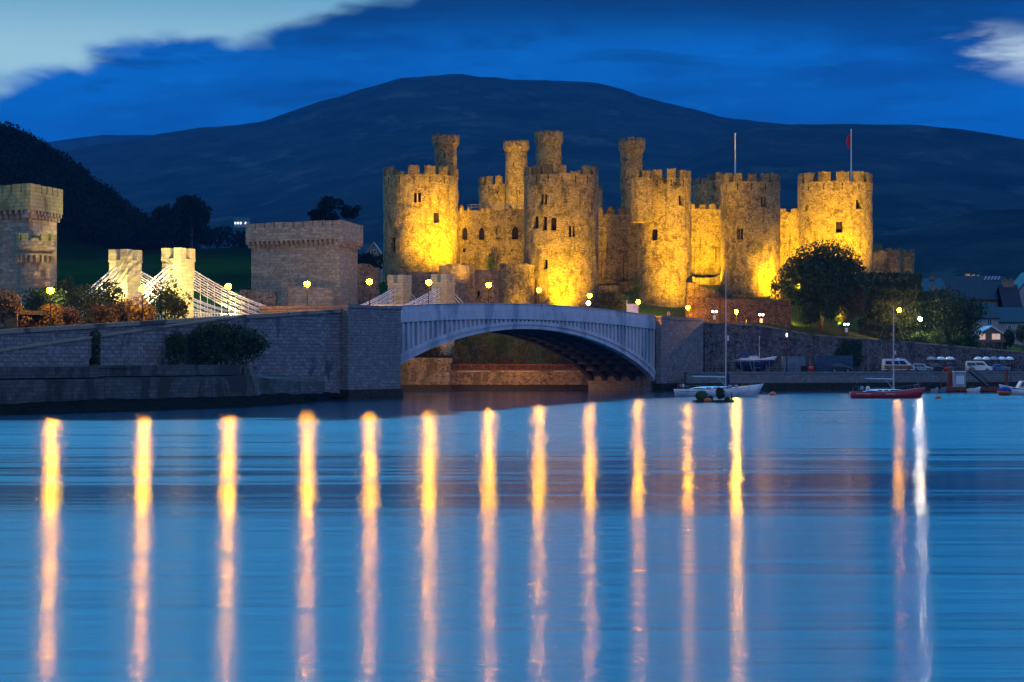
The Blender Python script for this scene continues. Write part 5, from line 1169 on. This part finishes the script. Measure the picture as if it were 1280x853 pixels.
def sail_yacht(name, lab, px0, px1, ywl, mpx, ytop, boat, flip, boom=True, scale=1.0):
    D = CH * FP / (ywl - HY); Ln = (px1 - px0) * D / FP; x = PX((px0 + px1) / 2, D); s_ = -1 if flip else 1
    e = thing(name, lab, 'sailboat', (x, D, 0), math.pi if flip else 0)
    MBh = MB(); hull(MBh, Ln * .97, Ln * .29, .5, Ln * .085, Ln * .045); h = MBh.build('hull', boat, e, smooth=True)
    f = Ln * .085
    st = MB()
    for s2 in (-1, 1): st.tube((-Ln * .44, s2 * Ln * .112, f * .75), (Ln * .1, s2 * Ln * .146, f * .72), .035, .035, 5)
    st.build('stripe', 'teal_stripe' if boat == 'white_gelcoat' else 'white_gelcoat', h)
    ro = MB(); hull(ro, Ln * .6, Ln * .2, .0, .01, .05, .7, 14, 7); ro.v = [(a - Ln * .02, b_, f * 1.02 + max(0, c_) * .2 + .42 * max(0, 1 - (a / (Ln * .31)) ** 4) * max(0, 1 - (b_ / (Ln * .105)) ** 4)) for a, b_, c_ in ro.v]; cb = ro.build('cabin', 'white_gelcoat', e)
    for s2 in (-1, 1):
        for k in range(3): MB().box((-Ln * .10 + k * Ln * .085, s2 * Ln * .094, f + .24), (Ln * .055, .03, .13)).build('window', 'glass_dark', cb)
    mx = (PX(mpx, D) - x) * s_; H = PZ(ytop, D)
    m = MB(); m.tube((mx, 0, f + .2), (mx, 0, H), .11, .07, 10); m.build('mast', 'alloy_spar', e)
    sp_ = MB(); zsp = f + (H - f) * .62; sp_.tube((mx, -Ln * .075, zsp), (mx, Ln * .075, zsp), .035); sp_.tube((mx, -Ln * .055, f + (H - f) * .33), (mx, Ln * .055, f + (H - f) * .33), .035); sp_.build('spreader', 'alloy_spar', e)
    bl = Ln * .40; bz = f + 1.75
    if boom: MB().tube((mx, 0, bz), (mx - bl, 0, bz + .1), .09, .08, 8).tube((mx - .1, 0, f + .5), (mx - 1.1, 0, bz - .05), .04, .04, 6).build('boom', 'alloy_spar', e); 
    rg_ = MB(); r_ = .016
    rg_.tube((Ln * .475, 0, f * 1.5), (mx, 0, H - .3), r_ * 2.6, r_ * 1.6, 5); rg_.tube((-Ln * .47, 0, f * 1.1), (mx, 0, H - .1), r_, r_, 5)
    for s2 in (-1, 1): rg_.path([(mx - .15, s2 * Ln * .14, f * 1.05), (mx, s2 * Ln * .075, zsp), (mx, 0, H - .3)], r_, 5)
    rg_.build('rigging', 'grey_steel', e)
    rl_ = MB()
    for s2 in (-1, 1):
        pts = []
        for k in range(9):
            t = .03 + k * .115; xx = -Ln / 2 * .95 + Ln * .95 * t; yy = s2 * Ln * .14 * (1 if t < .6 else max(.1, 1 - ((t - .55) / .5) ** 2)); zz = f * (1.0 + .5 * max(0, t - .4) ** 2 * 4)
            rl_.tube((xx, yy, zz), (xx, yy, zz + .6), .018, .018, 5); pts.append((xx, yy, zz + .6))
        rl_.path(pts, .012, 4)
    rl_.path([(Ln * .40, -.5, f * 1.45 + .0), (Ln * .41, -.5, f * 1.5 + .6), (Ln * .48, 0, f * 1.5 + .68), (Ln * .41, .5, f * 1.5 + .6), (Ln * .40, .5, f * 1.45)], .025, 5)
    rl_.build('guard_rail', 'grey_steel', e)
    ck = MB(); ck.tube((-Ln * .40, -.5, f + .1), (-Ln * .40, -.5, f + .9), .03); ck.lathe([(.45, 0), (.45, .04)], (-Ln * .37, 0, f + .4), 14); ck.build('steering_gear', 'grey_steel', e)
    return e, D, Ln, mx, f
e1, D1, L1, mx1, f1 = sail_yacht('sailing_yacht', 'white sailing yacht with bare tall mast moored below the right end of the bridge', 843, 948, 496, 907.5, 337, 'white_gelcoat', False)
MB().ball((mx1 + .25, 0, f1 + 1.2), (.3, .2, 1.3), 8, 6).build('sail_bag', 'navy_paint', e1)
m = MB(); m.box((mx1 + .28, 0, 8.3), (.28, .2, .75)); m.build('radar_box', 'white_gelcoat', e1)
for k in (0, 1): MB().ball((-L1 * .43 + k * .35, -.75, f1 + .55), (.18, .12, .26), 8, 6).build('lifebuoy', 'orange_plastic' if k == 0 else 'white_gelcoat', e1)
for k in (0, 1): MB().ball((L1 * (.16 + .07 * k), -.6, f1 + .45), (.32, .3, .22), 8, 6).build('deck_bundle', 'canvas_grey', e1)
e2, D2, L2, mx2, f2 = sail_yacht('sailing_yacht', 'dark red sailing yacht with white deck and bare mast moored off the boatyard quay', 1063, 1152, 498, 1117, 385, 'red_gelcoat', False)
m = MB(); m.box((mx2 + .22, 0, 6.2), (.22, .18, .5)); m.build('radar_box', 'white_gelcoat', e2)
for k, c_ in ((0, 'rubber'), (1, 'canvas_grey'), (2, 'white_gelcoat')): MB().ball((-L2 * .43 + k * .8, -.5, f2 + .5), (.3, .25, .35), 8, 6).build('deck_bundle', c_, e2)

D = CH * FP / (503 - HY); e = thing('mooring_raft', 'low dark mooring raft heaped with weedy gear in front of the white yacht', 'raft', (PX(892, D), D, 0))
MB().box((0, 0, .05), (5.2, 2.2, .45), .05, 0, .92).build('deck', 'weed_line', e)
for k, (xx, zz, r, mt) in enumerate(((-1.45, .75, .75, 'leaf_dark'), (.85, .85, .55, 'weed_line'), (.75, 1.4, .5, 'weed_line'), (-.4, .5, .4, 'weed_line'), (2.3, .6, .12, 'rubber'), (1.7, .4, .35, 'weed_line'), (-.8, .35, .5, 'rust'))):
    b_ = MB(); b_.ball((0, 0, 0), (r, r * .8, r * .85), 10, 8); b_.v = [(x_ * (1 + .3 * fbm(x_, y_, z_ + k, 2)), y_, z_ * (1 + .3 * fbm(x_, y_ + k, z_, 2.4))) for x_, y_, z_ in b_.v]; o = b_.build('gear_heap', mt, e, loc=(xx, 0, zz))
b_ = MB(); b_.leaves([(-1.45, 0, .8, .8, .6, .7), (.8, 0, 1.1, .6, .5, .8)], 900, .18, 4); b_.build('weed', 'leaf_dark', e)
MB().tube((2.2, 0, .2), (2.25, 0, 1.2), .09, .07).build('bollard', 'rubber', e); MB().ball((-.8, -.95, .22), (.55, .35, .3), 12, 8).build('float', 'orange_plastic', e)
for px, py, r, lab in ((966, 494.5, .42, 'red mooring buoy roped to the bow of the white yacht'), (1173, 498.5, .32, 'small pale red buoy right of the red yacht'), (1066, 497.5, .3, 'orange buoy at the stern of the red yacht')):
    D = CH * FP / (py - HY); o = MB().ball((0, 0, .1), (r * 1.3, r * 1.2, r), 14, 9).lathe([(.06, r), (.06, r + .2)], n=8).build('mooring_buoy', 'orange_plastic', loc=(PX(px, D), D, 0), smooth=True); o['label'] = lab; o['category'] = 'buoy'
b_ = MB(); D = D1; b_.path([(PX(947, D), D, 1.1), (PX(953, 276), 276, .6), (PX(962, 279), 279, .25)], .03); o = b_.build('mooring_rope', 'teal_stripe'); o['label'] = 'thin rope from the bow of the white yacht down to its red buoy'; o['category'] = 'rope'

# right: pontoon, shelter, gangway, dinghies, motor boat
DP = 318.0
e = thing('pontoon', 'long low dark red pontoon lying along the harbour quay', 'pontoon', (PX(1180, DP), DP, 0)); wl = PX(1262, DP) - PX(1180, DP)
MB().span(0, wl, 0, 2.4, .15, .75).build('deck', 'rust', e); f_ = MB()
for k in range(5): f_.span(wl * k / 5 + .3, wl * (k + 1) / 5 - .3, .1, 2.3, -.4, .149)
f_.build('floats', 'weed_line', e); f_ = MB()
for k in range(7): f_.tube((wl * k / 6, 2.3, .7), (wl * k / 6, 2.3, 1.8), .04)
f_.tube((0, 2.3, 1.8), (wl, 2.3, 1.8), .03).build('handrail', 'rust', e)
e = thing('pontoon_kiosk', 'small pale square kiosk standing on the pontoon against the quay', 'kiosk', (PX(1199, DP + 1.4), DP + 1.4, .75)); MB().span(-.95, .95, -.7, .7, 0, 2.5).build('wall', 'canvas_grey', e); MB().span(-1.05, 1.05, -.8, .8, 2.503, 2.63).build('roof', 'white_paint', e)
MB().span(-.65, .65, -.76, -.703, .5, 1.9).build('window', 'white_gelcoat', e)
e = thing('gangway', 'dark sloping gangway with railings from the quay down to the pontoon', 'gangway', (0, 0, 0)); a, b_ = (PX(1211, 324), 324, 3.3), (PX(1234, DP + 1.5), DP + 1.5, .8)
MB().tube(a, b_, .16, .16, 6).tube((a[0], a[1] - 1, a[2]), (b_[0], b_[1] - 1, b_[2]), .16, .16, 6).build('deck', 'black_iron', e)
f_ = MB()
for yy in (0, -1):
    f_.tube((a[0], a[1] + yy, a[2] + 1), (b_[0], b_[1] + yy, b_[2] + 1), .05)
    for k in range(7): t = k / 6; q = [lerp(a[i], b_[i], t) for i in range(3)]; f_.tube((q[0], q[1] + yy, q[2]), (q[0], q[1] + yy, q[2] + 1), .035)
f_.build('railing', 'black_iron', e)
pl_ = MB().tube((PX(1187, 321), 321, -1), (PX(1187, 321), 321, 3.9), .45, .42, 12).build('mooring_pile', 'rust'); pl_['label'] = 'thick rusty mooring pile left of the pale kiosk'; pl_['category'] = 'pile'
pl_ = MB().tube((PX(1258, 320), 320, -1), (PX(1258, 320), 320, 3.6), .3, .28, 12).build('mooring_pile', 'rust'); pl_['label'] = 'rusty mooring pile at the right end of the pontoon beside the blue-covered boat'; pl_['category'] = 'pile'
def dinghy(lab, px, D, w_, mat, rz=0.0, cover=None):
    e = thing('dinghy', lab, 'dinghy', (PX(px, D), D, 0), rz, 'small dinghies by the pontoon'); Ln = w_ * D / FP; m = MB(); hull(m, Ln, Ln * .42, .2, .42, .3, .8, 14, 7); m.build('hull', mat, e, smooth=True)
    m = MB(); m.path([(-Ln * .48, -Ln * .17, .45), (0, -Ln * .21, .45), (Ln * .3, -Ln * .14, .55), (Ln * .48, 0, .75)], .09, 6).path([(-Ln * .48, Ln * .17, .45), (0, Ln * .21, .45), (Ln * .3, Ln * .14, .55), (Ln * .48, 0, .75)], .09, 6).build('gunwale', cover or mat, e)
    MB().box((-Ln * .46, 0, .6), (.25, .3, .6)).build('outboard', 'rubber', e)
dinghy('white dinghy moored at the right part of the pontoon', 1217, 315, 15, 'white_gelcoat'); dinghy('small grey dinghy left of the pontoon', 1168, 312, 8, 'canvas_grey'); dinghy('grey-blue dinghy just left of the mooring pile', 1178, 314, 9, 'container_blue'); dinghy('pale dinghy hidden behind the bow of the red yacht', 1151, 310, 8, 'canvas_grey')
D = 285.0; e = thing('motor_boat', 'white cabin motor boat with a navy canopy cut off by the right edge', 'motor boat', (PX(1284, D), D, 0), math.pi)
Ln = 7.2; m = MB(); hull(m, Ln, 2.5, .4, .85, .5, .85); h = m.build('hull', 'white_gelcoat', e, smooth=True); MB().path([(-Ln * .45, 1.1, .8), (0, 1.3, .8), (Ln * .35, .7, 1.05)], .06).build('stripe', 'navy_paint', h)
m = MB(); m.side([(-1.6, .8), (1.7, .8), (1.0, 2.1), (-1.4, 2.15)], -.9, .9); c_ = m.build('cabin', 'white_gelcoat', e); MB().side([(-1.1, 1.25), (1.25, 1.25), (.9, 1.95), (-1.0, 1.95)], -.93, .93).build('window', 'timber', c_)
MB().side([(-2.9, 2.0), (.4, 2.2), (.3, 2.9), (-2.7, 2.8)], -.95, .95).build('canopy', 'navy_paint', e)
e = thing('covered_boat', 'small boat under a bright blue cover moored beside the white cabin boat', 'dinghy', (PX(1256, 283), 283, .2)); m = MB(); hull(m, 1.9, 1.5, .2, .45, .1, .7, 12, 7); m.build('hull', 'orange_plastic', e, smooth=True); m = MB(); m.ball((0, 0, .6), (.95, .75, .5), 14, 8); m.build('cover', 'blue_cover', e, smooth=True)

# ================================================================== BOATYARD
def yb(px, D=330.0): return PX(px, D), D, 3.1
x, y, z = yb(943, 331)
e = thing('boat_on_stands', 'blue and white sailing boat propped on stands in the boatyard with a short mast', 'boat', (x, y, z)); Ln = 46 * y / FP
m = MB(); hull(m, Ln, Ln * .33, 1.2, .75, .45); m.v = [(a, b_, c_ + 1.35) for a, b_, c_ in m.v]; h = m.build('hull', 'navy_paint', e, smooth=True)
m = MB(); hull(m, Ln * 1.02, Ln * .34, .1, .45, .42); m.v = [(a, b_, c_ + 1.75) for a, b_, c_ in m.v]; m.build('topsides', 'white_gelcoat', e, smooth=True)
MB().side([(-2.6, 2.15), (1.0, 2.15), (.4, 2.85), (-.8, 2.9), (-1.1, 2.5), (-2.5, 2.5)], -.8, .8).build('cabin', 'white_gelcoat', e); MB().side([(-3.1, 2.85), (-.2, 3.05), (-.2, 3.15), (-2.4, 3.2)], -.9, .9).build('canopy', 'blue_cover', e)
MB().tube((.85, 0, 2.3), (.85, 0, PZ(420, y) - z), .08, .06).build('mast', 'alloy_spar', e)
m = MB()
for xx in (-2.2, 0, 2.0):
    for s2 in (-1, 1): m.tube((xx, s2 * 1.5, 0), (xx, s2 * .6, 1.3), .05)
m.build('stands', 'grey_steel', e)
x, y, z = yb(938, 329.6); e = thing('boat_cradle', 'grey steel cradle frame round the propped boat', 'cradle', (x, y, z)); m = MB(); wl = 5.9
for k in (-1, -.28, .1, .55, 1): m.tube((k * wl, 0, 0), (k * wl, 0, 1.9 - .1 * k), .06)
m.tube((-wl, 0, 1.95), (wl * .3, 0, 1.9), .05).tube((wl * .1, 0, .8), (wl * .3, 0, .8), .04); m.build('frame', 'grey_steel', e)
m = MB(); D = 329
for px in [884 + 9 * k for k in range(45)]:
    Dq = lerp(323.3, 345.2, (px - 884) / 405.0); m.tube((PX(px, Dq), Dq, 3.24), (PX(px, Dq), Dq, 4.3), .035, .035, 5)
for zz in (3.8, 4.28): m.tube((PX(884, 323.3), 323.3, zz), (PX(1280, 344.7), 344.7, zz), .025, .025, 5)
o = m.build('quay_railing', 'black_iron'); o['label'] = 'thin black railing along the edge of the harbour quay'; o['category'] = 'railing'
def container(lab, px0, px1, D, ytop, mat, mast=None):
    x0, x1 = PX(px0, D), PX(px1, D); e = thing('container', lab, 'container', ((x0 + x1) / 2, D, 3.1)); Wd = x1 - x0; H = PZ(ytop, D) - 3.1; m = MB()
    m.span(-Wd / 2, Wd / 2, 0, 2.4, 0.1, H); n = int(Wd / .3)
    for i in range(n): X = -Wd / 2 + .12 + (Wd - .24) * (i + .25) / n; m.span(X, X + .14, -.05, -.002, .15, H - .15)
    m.build('body', mat, e); MB().span(-Wd / 2 - .02, -Wd / 2 + .1, -.08, -.051, 0, H + .03).span(Wd / 2 - .1, Wd / 2 + .02, -.08, -.051, 0, H + .03).span(-Wd / 2 + .101, Wd / 2 - .101, -.08, -.051, H - .12, H + .03).build('frame', mat, e)
container('pale blue-grey corrugated container in the boatyard right of the propped boat', 979, 1006, 334, 446, 'container_blue'); container('larger navy corrugated container in front of the ivy-hung wall', 1020, 1066, 338.5, 445, 'container_navy')
x, y, z = yb(1014, 331); o = MB().ball((0, 0, .55), (.5, .5, .55), 14, 10).lathe([(.15, 1.05), (.08, 1.3)], n=8).build('float_ball', 'fresh_red', loc=(x, y, z), smooth=True); o['label'] = 'big red float ball lying between the two blue containers'; o['category'] = 'float'
x, y, z = yb(1005, 331); e = thing('crate', 'black crate left of the red float ball', 'crate', (x, y, z)); MB().box((0, 0, .5), (1.1, .9, 1.0), 0, 0, .95).span(-.6, .6, -.5, .5, 1.002, 1.1).build('body', 'rubber', e)
for px, yt, lab in ((1085, 431, 'left one of two bare poles against the dark promenade wall'), (1102, 431, 'right one of two bare poles against the dark promenade wall')):
    Dx = 345; o = MB().tube((0, 0, 0), (0, 0, PZ(yt, Dx) - 3.1), .07, .05).lathe([(.14, 0), (.12, .1)], n=8).build('bare_pole', 'grey_steel', loc=(PX(px, Dx), Dx, 3.1)); o['label'] = lab; o['category'] = 'pole'

def car(name, lab, cat, px0, px1, D, paint, kind, face=1, rz=0.0, group='vehicles parked on the boatyard quay'):
    x0, x1 = PX(px0, D), PX(px1, D); Ln = x1 - x0; e = thing(name, lab, cat, ((x0 + x1) / 2, D, 3.1), rz + (0 if face > 0 else math.pi), group)
    if kind == 'van': H, W_, hood, ws = 1.95, 1.75, .78, .92; pr = [(-.5, .30), (-.5, .95), (-.49, 1.85), (-.46, 1.95), (.16, 1.95), (.33, 1.15), (.47, .95), (.5, .75), (.5, .30)]; gl = [(-.43, 1.2), (-.43, 1.72), (.15, 1.72), (.26, 1.2)]
    elif kind == 'minibus': H, W_ = 2.35, 1.9; pr = [(-.5, .35), (-.5, 1.2), (-.48, 2.25), (-.44, 2.35), (.20, 2.35), (.38, 1.4), (.48, 1.2), (.5, .9), (.5, .35)]; gl = [(-.44, 1.35), (-.44, 2.0), (.18, 2.0), (.28, 1.35)]
    elif kind == 'estate': H, W_ = 1.5, 1.7; pr = [(-.5, .3), (-.5, .85), (-.44, 1.38), (-.38, 1.5), (.05, 1.5), (.22, 1.0), (.45, .85), (.5, .65), (.5, .3)]; gl = [(-.42, .98), (-.37, 1.36), (.03, 1.36), (.16, .98)]
    elif kind == 'hatch': H, W_ = 1.5, 1.65; pr = [(-.5, .3), (-.5, .8), (-.46, 1.1), (-.36, 1.48), (.0, 1.5), (.24, 1.0), (.46, .85), (.5, .6), (.5, .3)]; gl = [(-.40, .98), (-.32, 1.36), (-.01, 1.36), (.17, .98)]
    else: H, W_ = 1.42, 1.72; pr = [(-.5, .3), (-.5, .82), (-.36, .95), (-.24, 1.38), (.0, 1.42), (.2, .98), (.45, .82), (.5, .6), (.5, .3)]; gl = [(-.29, .97), (-.2, 1.30), (-.02, 1.30), (.14, .97)]
    pr = [(a * Ln, b_) for a, b_ in pr]; gl = [(a * Ln, b_) for a, b_ in gl]
    b_ = MB(); b_.side(pr, -W_ / 2, W_ / 2); b_.v = [(x_, y_ * (1 - .13 * max(0, (z_ - .9) / (H - .9))), z_) for x_, y_, z_ in b_.v]; b_.build('body', paint, e, bevel=.07)
    for s2 in (-1, 1):
        q = [(a, s2 * (W_ / 2 * (1 - .13 * max(0, (c_ - .9) / (H - .9))) + .012), c_) for a, c_ in gl]; n_ = 3 if kind in ('minibus', 'estate') else 2
        for k in range(n_):
            wn = MB(); a0, a1 = k / n_ + .015, (k + 1) / n_ - .015; mix = lambda u, p_, r_: tuple(lerp(p_[i], r_[i], u) for i in range(3))
            wn.add([mix(a0, q[0], q[3]), mix(a1, q[0], q[3]), mix(a1, q[1], q[2]), mix(a0, q[1], q[2])], [(0, 1, 2, 3)]); wn.build('side_window', 'glass_dark', e)
    k0 = max(i for i in range(len(pr) - 1) if abs(pr[i][1] - H) < .06); (xa, za), (xb, zb_) = pr[k0], pr[k0 + 1]
    f_ = MB(); ww = W_ / 2 * .82; f_.add([(lerp(xa, xb, .12) + .03, -ww * .92, lerp(za, zb_, .12) + .03), (lerp(xa, xb, .92) + .03, -ww, lerp(za, zb_, .92) + .03), (lerp(xa, xb, .92) + .03, ww, lerp(za, zb_, .92) + .03), (lerp(xa, xb, .12) + .03, ww * .92, lerp(za, zb_, .12) + .03)], [(0, 1, 2, 3)]); f_.build('windscreen', 'glass_dark', e)
    for xx in (-.31, .31):
        for s2 in (-1, 1):
            t = MB(); t.tube((xx * Ln, s2 * (W_ / 2 + .02), .33), (xx * Ln, s2 * (W_ / 2 - .2), .33), .33, .33, 16); w_ = t.build('wheel', 'rubber', e); MB().tube((xx * Ln, s2 * (W_ / 2 + .035), .33), (xx * Ln, s2 * (W_ / 2 + .021), .33), .19, .2, 12).build('rim', 'grey_steel', w_)
    for s2 in (-1, 1): MB().box((Ln * .495, s2 * W_ * .36, .72), (.08, .3, .16)).build('headlight', 'white_gelcoat', e); MB().box((-Ln * .498, s2 * W_ * .4, .9), (.05, .16, .2)).build('rear_light', 'fresh_red', e)
    MB().span(Ln * .49, Ln * .515, -W_ * .44, W_ * .44, .34, .55).build('bumper', 'rubber', e)
    if kind == 'minibus':
        for s2 in (-1, 1): MB().span(-Ln * .47, Ln * .44, s2 * (W_ / 2 + .012) - .01, s2 * (W_ / 2 + .012) + .01, .55, 1.15).build('side_panel', 'timber', e)
        MB().span(-.2, .3, -.2, .2, 2.36, 2.5).build('roof_vent', 'white_paint', e)
    return e
car('parked_car', 'small black hatchback parked alone in front of the navy container', 'car', 1037, 1064, 334.5, 'car_black', 'hatch')
car('parked_minibus', 'white and brown minibus behind the mast of the red yacht', 'minibus', 1103, 1142, 338, 'car_white', 'minibus')
car('parked_car', 'pale blue estate car parked just right of the minibus', 'car', 1141, 1166, 340, 'car_silver', 'estate', rz=-.35)
car('parked_car', 'dark grey estate car with big rear window between the pale blue car and the kiosk', 'car', 1160, 1181, 343, 'car_black', 'estate')
car('parked_van', 'white van with dark windows parked above the gangway', 'van', 1207, 1240, 342, 'car_white', 'van', rz=-.25)
car('parked_car', 'dark blue saloon car right of the white van', 'car', 1237, 1262, 344, 'car_blue', 'saloon', rz=-.2)
# racked upturned dinghies behind the cars
def rack(lab, px0, px1, D, n):
    x0, x1 = PX(px0, D), PX(px1, D); e = thing('boat_rack', lab, 'rack', ((x0 + x1) / 2, D, 3.1)); m = MB(); Wd = x1 - x0
    for k in range(4): X = -Wd / 2 + Wd * k / 3; m.tube((X, 0, 0), (X, 0, 2.1), .06).tube((X, 1.6, 0), (X, 1.6, 2.1), .06)
    for zz in (1.1, 2.1): m.tube((-Wd / 2, 0, zz), (Wd / 2, 0, zz), .05).tube((-Wd / 2, 1.6, zz), (Wd / 2, 1.6, zz), .05)
    m.build('frame', 'black_iron', e); return x0, x1, D
DIN = [('leftmost', 'middle', 'rightmost'), ('first', 'second', 'third', 'fourth', 'fifth')]
for r_i, (px0, px1, D, n, where) in enumerate(((1160, 1194, 347, 3, 'rack behind the estate cars'), (1219, 1268, 350, 5, 'long rack behind the white van'))):
    x0, x1, D = rack('black rack of upturned boats standing behind the %s' % ('estate cars' if r_i == 0 else 'white van'), px0, px1, D, n)
    for k in range(n):
        Wd = (x1 - x0) / n; m = MB(); m.ball((0, 0, 0), (Wd * .54, 1.6, .62), 14, 8); m.v = [(a, b_, max(0, c_)) for a, b_, c_ in m.v]
        e = thing('upturned_dinghy', '%s upturned white dinghy on the %s%s' % (DIN[r_i][k], where, ', counted from the left' if r_i else ''), 'dinghy', (x0 + Wd * (k + .5), D + .8, 5.25), 0, 'upturned dinghies on the racks'); m.build('hull', 'white_gelcoat' if (k + r_i) % 3 else 'canvas_grey', e, smooth=True); MB().span(-.04, .04, -1.2, 1.2, .56, .68).build('keel', 'teal_stripe', e)
# clutter
for px, D, c_, lab in ((1184, 340, 'fresh_red', 'small red tarpaulin bundle between the dark estate car and the pile'), (1190, 341, 'container_blue', 'blue drum beside the red bundle above the kiosk')):
    x, y, z = yb(px, D); e = thing('tarp_bundle' if c_ == 'fresh_red' else 'drum', lab, 'bundle' if c_ == 'fresh_red' else 'drum', (x, y, z)); b_ = MB()
    (b_.ball((0, 0, .45), (.55, .4, .5), 10, 8) if c_ == 'fresh_red' else b_.lathe([(.38, 0), (.4, .1), (.38, .5), (.4, .55), (.38, 1.0), (.36, 1.05)], n=14)); b_.build('body', c_, e, smooth=c_ == 'fresh_red')

# ================================================================== PEOPLE
def person(lab, x, y, z, rz, top_m, leg_m, stride=.18):
    e = thing('person', lab, 'person', (x, y, z), rz)
    def skin(name, pts, edges, rad, mat, parent, sub=2):
        me = bpy.data.meshes.new(name); me.from_pydata(pts, edges, []); me.materials.append(MATS[mat]); o = bpy.data.objects.new(name, me); COL.objects.link(o); o.parent = parent
        sk_ = o.modifiers.new('skin', 'SKIN'); sk_.use_smooth_shade = True; me.skin_vertices if me.skin_vertices else None
        return o, me
    # continuous body as lofted rings along limbs (head, neck, torso, arms, legs)
    V = [(0, 0, .93), (0, 0, 1.12), (0, 0, 1.38), (0, 0, 1.50), (0, -.02, 1.58), (0, -.02, 1.72), (.18, 0, 1.40), (.24, .02, 1.14), (.22, -.10, .90), (.22, -.12, .80), (-.18, 0, 1.40), (-.24, -.02, 1.14), (-.22, .06, .90), (-.22, .05, .80),
         (.09, 0, .90), (.11, -stride * .6, .48), (.11, -stride, .08), (.11, -stride - .16, .04), (-.09, 0, .90), (-.11, stride * .4, .48), (-.11, stride, .08), (-.11, stride - .16, .04)]
    E = [(0, 1), (1, 2), (2, 3), (3, 4), (4, 5), (2, 6), (6, 7), (7, 8), (8, 9), (2, 10), (10, 11), (11, 12), (12, 13), (0, 14), (14, 15), (15, 16), (16, 17), (0, 18), (18, 19), (19, 20), (20, 21)]
    Rr = [.15, .14, .16, .06, .09, .085, .07, .05, .038, .03, .07, .05, .038, .03, .09, .065, .045, .04, .09, .065, .045, .04]
    def mk(name, ids, mat, parent, grow=0.0):
        mp_ = {v: i for i, v in enumerate(ids)}; me = bpy.data.meshes.new(name); me.from_pydata([V[i] for i in ids], [(mp_[a], mp_[b_]) for a, b_ in E if a in mp_ and b_ in mp_], []); me.materials.append(MATS[mat])
        o = bpy.data.objects.new(name, me); COL.objects.link(o); o.parent = parent; o.modifiers.new('skin', 'SKIN').use_smooth_shade = True
        if not me.skin_vertices: 
            bm_ = bmesh.new(); bm_.from_mesh(me); bm_.verts.layers.skin.verify(); bm_.to_mesh(me); bm_.free()
        for i, v in enumerate(ids): me.skin_vertices[0].data[i].radius = (Rr[v] + grow, (Rr[v] + grow) * (.75 if v in (0, 1, 2) else 1)); me.skin_vertices[0].data[i].use_root = (i == 0)
        o.modifiers.new('sub', 'SUBSURF').levels = 1; return o
    b_ = mk('body', list(range(22)), 'skin', e)
    mk('coat', [0, 1, 2, 6, 7, 8, 10, 11, 12], top_m, e, .025); mk('trousers', [0, 14, 15, 16, 18, 19, 20], leg_m, e, .015)
    MB().ball((0, .01, 1.69), (.10, .11, .10), 12, 8).build('hair', 'bark', e, smooth=True)
    f_ = MB(); f_.ball((.035, -.105, 1.66), .012, 6, 4).ball((-.035, -.105, 1.66), .012, 6, 4).ball((0, -.115, 1.63), (.012, .02, .02), 6, 4); f_.build('face', 'bark', e)
    return e
lx = line_at(836, 2.0); x, y, _ = BL(lx, 2.0); person('person in a pale pink top standing at the right end of the bridge', x, y, 12.0, .3, 'cloth_pink', 'cloth_blue', .05)
MB_ = MB(); MB_.span(-.8, .8, -.5, .5, 11.2, 12.0); 
o = MB_.build('viewing_step', 'pier_ashlar', loc=(x, y, 0), rz=BANG); o['label'] = 'stone step under the person in the pale pink top'; o['category'] = 'step'
lx = pw_at(933, 1.8); x, y, _ = PWL(lx, 1.8); person('person in dark blue walking on the promenade between the mast and the white lamp post', x, y, pwz(lx) - .9, 1.3, 'cloth_blue', 'cloth_blue', .2)

# ================================================================== AIR
m = bpy.data.materials.new('evening_air'); m.use_nodes = True; MATS['evening_air'] = m; nt = m.node_tree; nt.nodes.clear()
o = nt.nodes.new('ShaderNodeOutputMaterial'); pv = nt.nodes.new('ShaderNodeVolumePrincipled'); nt.links.new(pv.outputs[0], o.inputs['Volume'])
pv.inputs['Color'].default_value = (.06, .42, 1, 1); pv.inputs['Density'].default_value = HAZE; pv.inputs['Anisotropy'].default_value = 0
if HAZE > 0: MB().span(-7000, 7000, -400, 5400, -60, 520).build('haze', 'evening_air', kind='stuff', label='thin blue evening air in front of the far mountain', category='haze')
